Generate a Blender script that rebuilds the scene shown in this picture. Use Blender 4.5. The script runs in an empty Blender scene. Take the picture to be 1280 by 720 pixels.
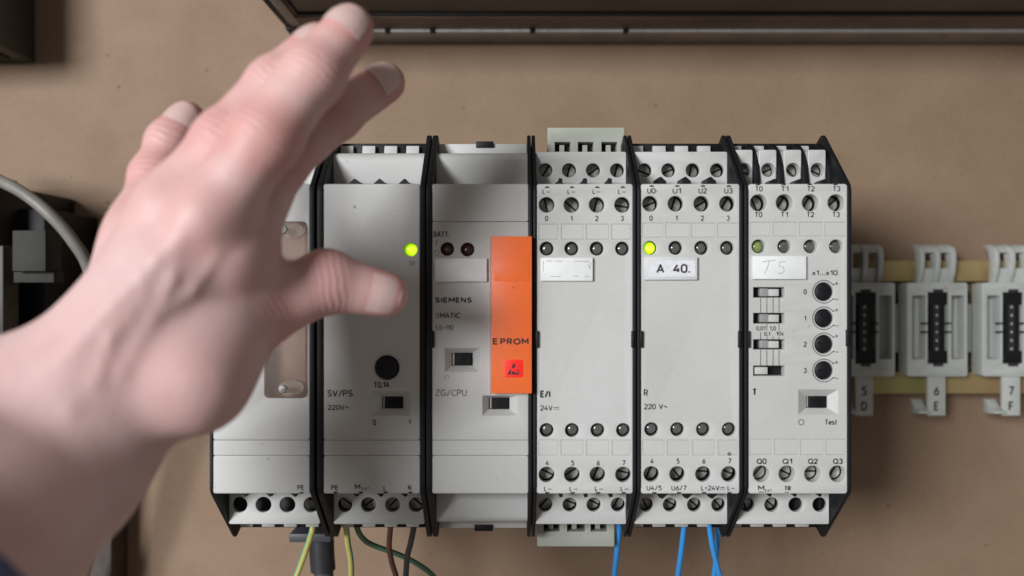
import bpy, bmesh, math, random
import numpy as np
from mathutils import Vector, Matrix
random.seed(7)
R = math.radians
scn = bpy.context.scene
COL = scn.collection

# ------------------------------------------------------------------ camera, light, exposure
# units while modelling: millimetres; camera at the origin looking along +Y, the board is a vertical wall.
MM = 0.001
D0 = 346.0            # distance of the front faces from the lens
FPX = 1000.0          # focal length in pixels of the 1280 px wide photograph
DB = 524.0            # distance of the backing board
cam_d = bpy.data.cameras.new('camera'); cam = bpy.data.objects.new('camera', cam_d); COL.objects.link(cam)
cam.rotation_euler = (R(90), 0, 0)
cam_d.sensor_width = 36.0; cam_d.lens = 36.0 * FPX / 1280.0
cam_d.clip_start = 0.01; cam_d.clip_end = 20
cam_d.dof.use_dof = True; cam_d.dof.focus_distance = 0.374
cam_d.dof.aperture_fstop = cam_d.lens / 5.6
scn.camera = cam
w = bpy.data.worlds.new('World'); scn.world = w; w.use_nodes = True
bg = w.node_tree.nodes['Background']
bg.inputs[0].default_value = (1.0, 0.94, 0.88, 1); bg.inputs[1].default_value = 0.185
ld = bpy.data.lights.new('window_light', 'AREA'); lo = bpy.data.objects.new('window_light', ld); COL.objects.link(lo)
ld.shape = 'RECTANGLE'; ld.size = 0.72; ld.size_y = 0.60; ld.energy = 64; ld.color = (0.94, 0.97, 1.0)
lo.location = (-1.20, -1.36, 0.37)
lo.rotation_euler = (Vector((0.0, 0.37, -0.02)) - lo.location).to_track_quat('-Z', 'Y').to_euler()
scn.view_settings.view_transform = 'Standard'; scn.view_settings.look = 'None'
scn.view_settings.exposure = 0.0; scn.view_settings.gamma = 1.0; scn.view_settings.use_curve_mapping = False
scn.cycles.use_denoising = True
scn.cycles.max_bounces = 8

# ------------------------------------------------------------------ materials
MATS = {}
def mat(name, col, rough=0.5, metal=0.0, var=0.08, scale=60.0, bump=0.0, bscale=900.0, col2=None, emit=None, es=0,
        sss=0.0, trans=0.0, spec=0.5, coat=0.0, speck=None, fine=None, speck2=None):
    if name in MATS: return MATS[name]
    m = bpy.data.materials.new(name); m.use_nodes = True; MATS[name] = m
    nt = m.node_tree; b = nt.nodes['Principled BSDF']; N = nt.nodes.new; L = nt.links.new
    b.inputs['Roughness'].default_value = rough; b.inputs['Metallic'].default_value = metal
    b.inputs['Specular IOR Level'].default_value = spec
    b.inputs['Coat Weight'].default_value = coat
    b.inputs['Transmission Weight'].default_value = trans
    tco = N('ShaderNodeTexCoord'); oi = N('ShaderNodeObjectInfo'); cx = N('ShaderNodeCombineXYZ'); va = N('ShaderNodeVectorMath'); va.operation = 'MULTIPLY_ADD'
    for k in 'XYZ': L(oi.outputs['Random'], cx.inputs[k])
    va.inputs[1].default_value = (3.0, 7.0, 5.0); L(cx.outputs['Vector'], va.inputs[0]); L(tco.outputs['Object'], va.inputs[2])
    class tc: outputs = {'Object': va.outputs['Vector']}
    nz = N('ShaderNodeTexNoise'); nz.inputs['Scale'].default_value = scale
    nz.inputs['Detail'].default_value = 6; nz.inputs['Roughness'].default_value = 0.6
    L(tc.outputs['Object'], nz.inputs['Vector'])
    mx = N('ShaderNodeMix'); mx.data_type = 'RGBA'
    c2 = col2 or tuple(c * (1 - 2 * var) for c in col)
    c1 = col if col2 else tuple(min(1, c * (1 + var)) for c in col)
    mx.inputs['A'].default_value = (*c1, 1); mx.inputs['B'].default_value = (*c2, 1)
    mr = N('ShaderNodeMapRange'); mr.inputs['From Min'].default_value = 0.3; mr.inputs['From Max'].default_value = 0.7
    L(nz.outputs['Fac'], mr.inputs['Value']); L(mr.outputs['Result'], mx.inputs['Factor'])
    out = mx.outputs['Result']
    if speck:                                  # (colour, scale, threshold): small flecks and dust
        sp = N('ShaderNodeTexNoise'); sp.inputs['Scale'].default_value = speck[1]; sp.inputs['Detail'].default_value = 3
        L(tc.outputs['Object'], sp.inputs['Vector'])
        sr = N('ShaderNodeMapRange'); sr.inputs['From Min'].default_value = speck[2]; sr.inputs['From Max'].default_value = speck[2] + 0.06
        L(sp.outputs['Fac'], sr.inputs['Value'])
        m2 = N('ShaderNodeMix'); m2.data_type = 'RGBA'; L(sr.outputs['Result'], m2.inputs['Factor'])
        L(out, m2.inputs['A']); m2.inputs['B'].default_value = (*speck[0], 1); out = m2.outputs['Result']
    if speck2:
        sp = N('ShaderNodeTexNoise'); sp.inputs['Scale'].default_value = speck2[1]; sp.inputs['Detail'].default_value = 2
        mpp = N('ShaderNodeMapping'); mpp.inputs['Location'].default_value = (3.1, 1.7, 5.3); L(tc.outputs['Object'], mpp.inputs['Vector']); L(mpp.outputs['Vector'], sp.inputs['Vector'])
        sr = N('ShaderNodeMapRange'); sr.inputs['From Min'].default_value = speck2[2]; sr.inputs['From Max'].default_value = speck2[2] + 0.05
        L(sp.outputs['Fac'], sr.inputs['Value'])
        m2 = N('ShaderNodeMix'); m2.data_type = 'RGBA'; L(sr.outputs['Result'], m2.inputs['Factor'])
        L(out, m2.inputs['A']); m2.inputs['B'].default_value = (*speck2[0], 1); out = m2.outputs['Result']
    if fine:                                   # (scale, low): fine grain
        fz = N('ShaderNodeTexNoise'); fz.inputs['Scale'].default_value = fine[0]; fz.inputs['Detail'].default_value = 5; fz.inputs['Roughness'].default_value = 0.7
        L(tc.outputs['Object'], fz.inputs['Vector'])
        fr = N('ShaderNodeMapRange'); fr.inputs['From Min'].default_value = 0.3; fr.inputs['From Max'].default_value = 0.7; fr.inputs['To Min'].default_value = fine[1]; fr.inputs['To Max'].default_value = 1.0
        L(fz.outputs['Fac'], fr.inputs['Value'])
        m3 = N('ShaderNodeMix'); m3.data_type = 'RGBA'; m3.blend_type = 'MULTIPLY'; m3.inputs['Factor'].default_value = 1.0
        L(out, m3.inputs['A']); L(fr.outputs['Result'], m3.inputs['B']); out = m3.outputs['Result']
    L(out, b.inputs['Base Color'])
    rr = N('ShaderNodeMapRange'); rr.inputs['To Min'].default_value = max(0.02, rough - 0.07); rr.inputs['To Max'].default_value = min(1, rough + 0.1)
    L(nz.outputs['Fac'], rr.inputs['Value']); L(rr.outputs['Result'], b.inputs['Roughness'])
    if bump:
        bz = N('ShaderNodeTexNoise'); bz.inputs['Scale'].default_value = bscale; bz.inputs['Detail'].default_value = 4
        L(tc.outputs['Object'], bz.inputs['Vector'])
        bp = N('ShaderNodeBump'); bp.inputs['Strength'].default_value = bump; bp.inputs['Distance'].default_value = 0.0004
        L(bz.outputs['Fac'], bp.inputs['Height']); L(bp.outputs['Normal'], b.inputs['Normal'])
    if sss:
        b.inputs['Subsurface Weight'].default_value = sss; b.inputs['Subsurface Radius'].default_value = (1.0, 0.35, 0.2)
        b.inputs['Subsurface Scale'].default_value = 0.004
    if emit:
        b.inputs['Emission Color'].default_value = (*emit, 1); b.inputs['Emission Strength'].default_value = es
    return m
GREY = mat('grey_plastic', (0.520, 0.518, 0.502), 0.46, col2=(0.462, 0.455, 0.428), scale=19, bump=0.12, bscale=2600, speck=((0.30, 0.28, 0.25), 420, 0.725), speck2=((0.22, 0.20, 0.17), 170, 0.755), fine=(700, 0.94))
GREYF = mat('grey_field_plastic', (0.48, 0.472, 0.450), 0.5, var=0.03, scale=60, bump=0.06, bscale=2600)
GREYB = mat('greenish_grey_plastic', (0.40, 0.41, 0.35), 0.5, var=0.05, scale=40, bump=0.08, bscale=2000)
SOCK = mat('bus_grey_plastic', (0.43, 0.44, 0.41), 0.45, var=0.05, scale=60, bump=0.08, bscale=2000, fine=(500, .92), speck2=((0.2, 0.19, 0.16), 150, 0.74))
BLACK = mat('black_plastic', (0.007, 0.007, 0.009), 0.5, var=0.2, scale=80, bump=0.06, bscale=2000, spec=0.28)
DARKIN = mat('dark_inner_plastic', (0.02, 0.02, 0.022), 0.6, var=0.2)
INK = mat('black_ink', (0.014, 0.013, 0.014), 0.6, var=0.25, scale=300)
INKF = mat('worn_grey_ink', (0.085, 0.078, 0.070), 0.7, col2=(0.33, 0.31, 0.28), scale=260)
PENCIL = mat('pencil', (0.17, 0.17, 0.18), 0.6, col2=(0.45, 0.45, 0.45), scale=700)
SCREW = mat('zinc_screw', (0.40, 0.385, 0.36), 0.38, metal=0.45, var=0.2, scale=500, bump=0.15, bscale=1500)
LEDOFF = mat('led_grey', (0.10, 0.095, 0.09), 0.18, var=0.15, scale=300, coat=0.5)
LEDRED = mat('led_dark_red', (0.05, 0.012, 0.010), 0.2, var=0.2, coat=0.4)
LEDDIM = mat('led_pale_green', (0.20, 0.27, 0.08), 0.2, var=0.2, scale=300, coat=0.5)
def led_on_mat():
    m = bpy.data.materials.new('led_lit'); m.use_nodes = True; nt = m.node_tree; b = nt.nodes['Principled BSDF']; N = nt.nodes.new; L = nt.links.new
    tc = N('ShaderNodeTexCoord'); mp = N('ShaderNodeMapping'); mp.inputs['Scale'].default_value = (330, 0, 330); mp.inputs['Location'].default_value = (-0.18, 0, 0.05)
    L(tc.outputs['Object'], mp.inputs['Vector']); g = N('ShaderNodeTexGradient'); g.gradient_type = 'SPHERICAL'; L(mp.outputs['Vector'], g.inputs['Vector'])
    cr = N('ShaderNodeValToRGB'); e = cr.color_ramp.elements; e[0].position = 0.0; e[0].color = (0.20, 0.42, 0.0, 1); e[1].position = 0.55; e[1].color = (0.80, 1.0, 0.03, 1)
    e2 = cr.color_ramp.elements.new(0.28); e2.color = (0.50, 0.86, 0.0, 1); L(g.outputs['Fac'], cr.inputs['Fac'])
    L(cr.outputs['Color'], b.inputs['Emission Color']); b.inputs['Emission Strength'].default_value = 1.0
    b.inputs['Base Color'].default_value = (0.3, 0.5, 0.03, 1); b.inputs['Roughness'].default_value = 0.15; b.inputs['Coat Weight'].default_value = 0.5
    return m
LEDON = led_on_mat()
ORANGE = mat('orange_plastic', (0.86, 0.150, 0.028), 0.46, var=0.06, scale=40, bump=0.08, bscale=2000, speck=((0.80, 0.25, 0.10), 330, 0.71), speck2=((0.45, 0.06, 0.02), 190, 0.75), fine=(400, .93))
REDST = mat('red_sticker', (0.92, 0.022, 0.016), 0.35, var=0.05)
WHITE = mat('white_label', (0.72, 0.72, 0.71), 0.4, var=0.04, scale=120)
PAPER = mat('label_paper', (0.66, 0.66, 0.68), 0.6, var=0.07, scale=500)
LABG = mat('clear_label_cover', (0.58, 0.58, 0.58), 0.25, var=0.05, scale=120)
BOARD = mat('brown_hardboard', (0.290, 0.196, 0.132), 0.66, spec=0.22, col2=(0.235, 0.153, 0.100), scale=16, bump=0.25, bscale=700, fine=(520, 0.86), speck2=((0.09, 0.06, 0.04), 150, 0.745),
            speck=((0.33, 0.24, 0.17), 330, 0.69))
RAIL = mat('yellow_zinc_rail', (0.36, 0.32, 0.12), 0.40, metal=0.35, col2=(0.42, 0.25, 0.15), scale=12)
STEEL = mat('painted_steel', (0.30, 0.285, 0.27), 0.45, metal=0.35, var=0.15, scale=40, speck=((0.07, 0.06, 0.05), 120, 0.70))
BROWNM = mat('brown_anodised_strip', (0.13, 0.088, 0.066), 0.5, metal=0.2, var=0.15, scale=30)
CHROME = mat('bright_edge', (0.55, 0.53, 0.50), 0.6, metal=0.3, var=0.1, scale=200)
CASEB = mat('dark_case', (0.020, 0.018, 0.016), 0.4, var=0.2, scale=20)
DGREY = mat('dark_grey_enamel', (0.055, 0.05, 0.043), 0.5, var=0.15, scale=30)
DEVM = mat('mid_grey_plastic', (0.26, 0.26, 0.26), 0.5)
DEVG = mat('shaded_grey_plastic', (0.050, 0.050, 0.046), 0.75, var=0.08, scale=60, spec=0.12)  # base colour lowered to stand for shade at the left edge
CABG = mat('shaded_cable_sheath', (0.19, 0.175, 0.155), 0.5, var=0.1, scale=90, speck=((0.16, 0.14, 0.12), 150, 0.70))  # pale sheath darkened, the shade it hangs in is put into its colour
SLEEVEB = mat('black_cable_sleeve', (0.022, 0.022, 0.026), 0.45, var=0.2, scale=60)
CABDG = mat('slate_cable_sheath', (0.05, 0.05, 0.06), 0.5, var=0.1)
WBLUE = mat('blue_wire', (0.035, 0.27, 0.66), 0.38, var=0.06, scale=60)
WYEL = mat('yellow_wire', (0.55, 0.50, 0.15), 0.42, var=0.08, scale=60)
WSTR = mat('green_stripe', (0.12, 0.45, 0.30), 0.42, var=0.08, scale=60)
WGRN = mat('green_wire', (0.085, 0.18, 0.10), 0.42, var=0.1, scale=60)
WBRN = mat('brown_wire', (0.12, 0.045, 0.035), 0.42, var=0.1, scale=60)
WBLK = mat('dark_wire', (0.035, 0.032, 0.03), 0.42, var=0.1, scale=60)
CLOTH = mat('blue_cloth', (0.10, 0.125, 0.23), 0.9, var=0.2, scale=300, bump=0.6, bscale=1800)
DBROWN = mat('dark_brown', (0.06, 0.04, 0.027), 0.6, var=0.25, scale=50)
CLEAR = None
def clear_mat():
    m = bpy.data.materials.new('clear_acrylic'); m.use_nodes = True; b = m.node_tree.nodes['Principled BSDF']
    nt = m.node_tree; nz = nt.nodes.new('ShaderNodeTexNoise'); nz.inputs['Scale'].default_value = 120
    mr = nt.nodes.new('ShaderNodeMapRange'); mr.inputs['To Min'].default_value = 0.08; mr.inputs['To Max'].default_value = 0.22
    nt.links.new(nz.outputs['Fac'], mr.inputs['Value']); nt.links.new(mr.outputs['Result'], b.inputs['Roughness'])
    b.inputs['Base Color'].default_value = (0.90, 0.80, 0.74, 1); b.inputs['Transmission Weight'].default_value = 0.92; b.inputs['IOR'].default_value = 1.2
    return m
CLEAR = clear_mat()

def skin_mat():
    m = bpy.data.materials.new('skin'); m.use_nodes = True; nt = m.node_tree; b = nt.nodes['Principled BSDF']; N = nt.nodes.new; L = nt.links.new
    tc = N('ShaderNodeTexCoord')
    n1 = N('ShaderNodeTexNoise'); n1.inputs['Scale'].default_value = 22; n1.inputs['Detail'].default_value = 5; L(tc.outputs['Object'], n1.inputs['Vector'])
    cr = N('ShaderNodeValToRGB'); e = cr.color_ramp.elements
    e[0].position = 0.32; e[0].color = (0.66, 0.465, 0.445, 1); e[1].position = 0.70; e[1].color = (0.58, 0.355, 0.335, 1)
    L(n1.outputs['Fac'], cr.inputs['Fac'])
    n2 = N('ShaderNodeTexNoise'); n2.inputs['Scale'].default_value = 160; n2.inputs['Detail'].default_value = 6; L(tc.outputs['Object'], n2.inputs['Vector'])
    mx = N('ShaderNodeMix'); mx.data_type = 'RGBA'; mx.blend_type = 'MULTIPLY'; mx.inputs['Factor'].default_value = 0.22
    L(cr.outputs['Color'], mx.inputs['A']); L(n2.outputs['Color'], mx.inputs['B'])
    hs = N('ShaderNodeMix'); hs.data_type = 'RGBA'; hs.inputs['Factor'].default_value = 0.0
    L(cr.outputs['Color'], mx.inputs['A'])
    r2 = N('ShaderNodeMapRange'); r2.inputs['To Min'].default_value = 0.86; r2.inputs['To Max'].default_value = 1.0; L(n2.outputs['Fac'], r2.inputs['Value'])
    L(r2.outputs['Result'], mx.inputs['B']); mx.inputs['Factor'].default_value = 0.8
    at = N('ShaderNodeAttribute'); at.attribute_name = 'redness_and_shade'  # skin redness plus the shade painted under the wrist
    rm = N('ShaderNodeMix'); rm.data_type = 'RGBA'; rm.blend_type = 'MULTIPLY'; rm.inputs['B'].default_value = (0.92, 0.66, 0.62, 1)
    L(at.outputs['Fac'], rm.inputs['Factor']); L(mx.outputs['Result'], rm.inputs['A']); L(rm.outputs['Result'], b.inputs['Base Color'])
    v = N('ShaderNodeTexVoronoi'); v.inputs['Scale'].default_value = 620; v.feature = 'DISTANCE_TO_EDGE'; L(tc.outputs['Object'], v.inputs['Vector'])
    n3 = N('ShaderNodeTexNoise'); n3.inputs['Scale'].default_value = 130; n3.inputs['Detail'].default_value = 7; L(tc.outputs['Object'], n3.inputs['Vector'])
    b1 = N('ShaderNodeBump'); b1.inputs['Strength'].default_value = 0.25; b1.inputs['Distance'].default_value = 0.0006; L(n3.outputs['Fac'], b1.inputs['Height'])
    b2 = N('ShaderNodeBump'); b2.inputs['Strength'].default_value = 0.18; b2.inputs['Distance'].default_value = 0.0003; L(v.outputs['Distance'], b2.inputs['Height']); L(b1.outputs['Normal'], b2.inputs['Normal'])
    ac = N('ShaderNodeAttribute'); ac.attribute_name = 'along'; am = N('ShaderNodeAttribute'); am.attribute_name = 'crease'
    ad = N('ShaderNodeMath'); ad.operation = 'MULTIPLY_ADD'; ad.inputs[1].default_value = 9.0; L(n3.outputs['Fac'], ad.inputs[0]); L(ac.outputs['Fac'], ad.inputs[2])
    sn = N('ShaderNodeMath'); sn.operation = 'SINE'; L(ad.outputs['Value'], sn.inputs[0])
    mu = N('ShaderNodeMath'); mu.operation = 'MULTIPLY'; L(sn.outputs['Value'], mu.inputs[0]); L(am.outputs['Fac'], mu.inputs[1])
    b3 = N('ShaderNodeBump'); b3.inputs['Strength'].default_value = 0.2; b3.inputs['Distance'].default_value = 0.0005; L(mu.outputs['Value'], b3.inputs['Height']); L(b1.outputs['Normal'], b3.inputs['Normal']); L(b3.outputs['Normal'], b2.inputs['Normal'])
    L(b2.outputs['Normal'], b.inputs['Normal'])
    b.inputs['Roughness'].default_value = 0.55
    b.inputs['Subsurface Weight'].default_value = 0.18; b.inputs['Subsurface Radius'].default_value = (1.0, 0.4, 0.25); b.inputs['Subsurface Scale'].default_value = 0.005
    return m
SKIN = skin_mat()
NAIL = mat('fingernail', (0.58, 0.40, 0.37), 0.3, var=0.05, coat=0.3)

# ------------------------------------------------------------------ mesh helpers (world millimetres)
def XZ(px, py, q=0.0):
    d = D0 + q
    return (px - 640) * d / FPX, -(py - 360) * d / FPX
def PT(px, py, d):
    return Vector(((px - 640) * d / FPX, d, -(py - 360) * d / FPX))
WORLD = {}
def put(name, V, F, m, parent=None, smooth=False, origin=None):
    """one mesh object out of world-mm vertices and faces"""
    A = np.array([tuple(v) for v in V], dtype=float)
    o0 = np.array(origin, dtype=float) if origin is not None else (A.min(0) + A.max(0)) / 2
    me = bpy.data.meshes.new(name); me.from_pydata(((A - o0) * MM).tolist(), [], F); me.update()
    if smooth:
        me.polygons.foreach_set('use_smooth', [True] * len(me.polygons))
        if smooth != 'all':
            bm = bmesh.new(); bm.from_mesh(me)
            for e in bm.edges:
                if len(e.link_faces) == 2 and e.calc_face_angle(0) > R(38): e.smooth = False
            bm.to_mesh(me); bm.free()
    if m: me.materials.append(m)
    return link(name, me, o0, parent)
def link(name, me, o0, parent=None):
    ob = bpy.data.objects.new(name, me); COL.objects.link(ob)
    o0 = np.array(o0, dtype=float); base = np.zeros(3)
    if parent is not None:
        ob.parent = parent; base = WORLD[parent.name]
    ob.location = ((o0 - base) * MM).tolist(); WORLD[ob.name] = o0
    return ob
def thing(name, label, cat, at, group=None):
    o = bpy.data.objects.new(name, None); COL.objects.link(o); o.empty_display_size = 0.01
    o.location = (np.array(at) * MM).tolist(); WORLD[o.name] = np.array(at, dtype=float)
    return tag(o, label, cat, group)
def tag(o, label, cat, group=None):
    o['label'] = label; o['category'] = cat
    if group: o['group'] = group
    return o
class G:
    """collects geometry"""
    def __init__(s): s.V = []; s.F = []
    def add(s, V, F):
        n = len(s.V); s.V += [tuple(v) for v in V]; s.F += [tuple(i + n for i in f) for f in F]; return s
    def bm(s, bm):
        bm.verts.index_update(); s.add([v.co.copy() for v in bm.verts], [[v.index for v in f.verts] for f in bm.faces]); bm.free(); return s
    def box(s, x0, x1, y0, y1, z0, z1, bev=0.0, seg=2):
        bm = bmesh.new(); bmesh.ops.create_cube(bm, size=1)
        for v in bm.verts:
            v.co = Vector(((x0 + x1) / 2 + v.co.x * (x1 - x0), (y0 + y1) / 2 + v.co.y * (y1 - y0), (z0 + z1) / 2 + v.co.z * (z1 - z0)))
        if bev: bmesh.ops.bevel(bm, geom=bm.edges[:], offset=bev, segments=seg, affect='EDGES', profile=0.5)
        return s.bm(bm)
    def prism_x(s, prof, x0, x1, bev=0.0, seg=2):
        """profile of (y, z) run along x"""
        bm = bmesh.new(); a = [bm.verts.new((x0, y, z)) for y, z in prof]; b = [bm.verts.new((x1, y, z)) for y, z in prof]
        bm.faces.new(a); bm.faces.new(b[::-1]); n = len(prof)
        for i in range(n): bm.faces.new((a[i], b[i], b[(i + 1) % n], a[(i + 1) % n]))
        bmesh.ops.recalc_face_normals(bm, faces=bm.faces[:])
        if bev: bmesh.ops.bevel(bm, geom=bm.edges[:], offset=bev, segments=seg, affect='EDGES', profile=0.5)
        return s.bm(bm)
    def lathe(s, x, z, prof, n=28):
        """profile of (radius, y) turned about an axis along y"""
        V = []; F = []; k = len(prof)
        for i in range(n):
            a = 2 * math.pi * i / n
            for r, y in prof: V.append((x + r * math.cos(a), y, z + r * math.sin(a)))
        for i in range(n):
            j = (i + 1) % n
            for t in range(k - 1): F.append((i * k + t, j * k + t, j * k + t + 1, i * k + t + 1))
        if prof[0][0] > 1e-6: F.append(tuple(i * k for i in range(n))[::-1])
        if prof[-1][0] > 1e-6: F.append(tuple(i * k + k - 1 for i in range(n)))
        return s.add(V, F)
    def tube(s, pts, r, n=14, sub=8, arc=None):
        P = [Vector(p) for p in pts]; Q = []
        for i in range(len(P) - 1):
            p0, p1, p2, p3 = P[max(0, i - 1)], P[i], P[i + 1], P[min(len(P) - 1, i + 2)]
            for t in range(sub):
                u = t / sub
                Q.append(0.5 * ((2 * p1) + (p2 - p0) * u + (2 * p0 - 5 * p1 + 4 * p2 - p3) * u * u + (3 * p1 - p0 - 3 * p2 + p3) * u ** 3))
        Q.append(P[-1]); ref = Vector((0.31, 0.9, 0.2)); V = []; F = []
        for i, c in enumerate(Q):
            t = (Q[min(i + 1, len(Q) - 1)] - Q[max(i - 1, 0)]).normalized()
            u = (ref - t * ref.dot(t)).normalized(); v = t.cross(u); ref = u
            rr = r(i / (len(Q) - 1)) if callable(r) else r
            for k in range(n):
                a = 2 * math.pi * k / n if arc is None else arc[0] + (arc[1] - arc[0]) * k / (n - 1)
                V.append(c + (u * math.cos(a) + v * math.sin(a)) * rr)
        m = len(Q)
        for i in range(m - 1):
            for k in range(n if arc is None else n - 1):
                k2 = (k + 1) % n
                F.append((i * n + k, i * n + k2, (i + 1) * n + k2, (i + 1) * n + k))
        if arc is None:
            F.append(tuple(range(n))[::-1]); F.append(tuple((m - 1) * n + k for k in range(n)))
        return s.add(V, F)
    def ribbon(s, pts, wd, y, closed=False):
        """flat printed stroke through (x, z) points at distance y"""
        n = len(pts); V = []; F = []
        for i, p in enumerate(pts):
            a = pts[(i - 1) % n] if (i or closed) else p; b = pts[(i + 1) % n] if (i < n - 1 or closed) else p
            t = Vector((b[0] - a[0], b[1] - a[1])).normalized(); nx, nz = -t.y * wd / 2, t.x * wd / 2
            V += [(p[0] + nx, y, p[1] + nz), (p[0] - nx, y, p[1] - nz)]
        for i in range(n if closed else n - 1):
            j = (i + 1) % n; F.append((2 * i, 2 * i + 1, 2 * j + 1, 2 * j))
        return s.add(V, F)
    def poly(s, pts, y):
        return s.add([(x, y, z) for x, z in pts], [tuple(range(len(pts)))])
    def put(s, name, m, parent=None, smooth=False, origin=None): return put(name, s.V, s.F, m, parent, smooth, origin)

def circle(cx, cz, r, n=28): return [(cx + r * math.cos(2 * math.pi * i / n), cz + r * math.sin(2 * math.pi * i / n)) for i in range(n)]
def rrect(x0, x1, z0, z1, r=0.5, n=4):
    x0, x1 = min(x0, x1), max(x0, x1); z0, z1 = min(z0, z1), max(z0, z1); P = []
    for cx, cz, a in ((x1 - r, z1 - r, 0), (x0 + r, z1 - r, 90), (x0 + r, z0 + r, 180), (x1 - r, z0 + r, 270)):
        for i in range(n + 1):
            t = R(a + 90 * i / n); P.append((cx + r * math.cos(t), cz + r * math.sin(t)))
    return P
def plate(name, loops, y0, th, m, parent, bev=0.2):
    """plate with real holes: first loop outline, the others holes; front at y0, th thick"""
    cu = bpy.data.curves.new('outline', 'CURVE'); cu.dimensions = '2D'; cu.fill_mode = 'BOTH'
    for lp in loops:
        sp = cu.splines.new('POLY'); sp.points.add(len(lp) - 1); sp.use_cyclic_u = True
        for p, c in zip(sp.points, lp): p.co = (c[0], c[1], 0, 1)
    cu.extrude = th / 2 - bev; cu.bevel_depth = bev; cu.bevel_resolution = 2; cu.offset = -bev
    ob = bpy.data.objects.new('tmp', cu); COL.objects.link(ob)
    me = bpy.data.meshes.new_from_object(ob)
    V = [(v.co.x, y0 + th / 2 - v.co.z, v.co.y) for v in me.vertices]; F = [tuple(p.vertices) for p in me.polygons]
    bpy.data.objects.remove(ob); bpy.data.curves.remove(cu); bpy.data.meshes.remove(me)
    bm = bmesh.new(); vs = [bm.verts.new(v) for v in V]
    for f in F:
        try: bm.faces.new([vs[i] for i in f])
        except ValueError: pass
    bmesh.ops.remove_doubles(bm, verts=bm.verts[:], dist=0.002); bmesh.ops.recalc_face_normals(bm, faces=bm.faces[:])
    g = G(); g.bm(bm)
    return put(name, g.V, g.F, m, parent, smooth=True)
def _arc(cx, cy, rx, ry, a0, a1, n=None):
    n = n or max(5, int(abs(a1 - a0) / 16))
    return [(cx + rx * math.cos(R(a0 + (a1 - a0) * i / n)), cy + ry * math.sin(R(a0 + (a1 - a0) * i / n))) for i in range(n + 1)]
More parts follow.
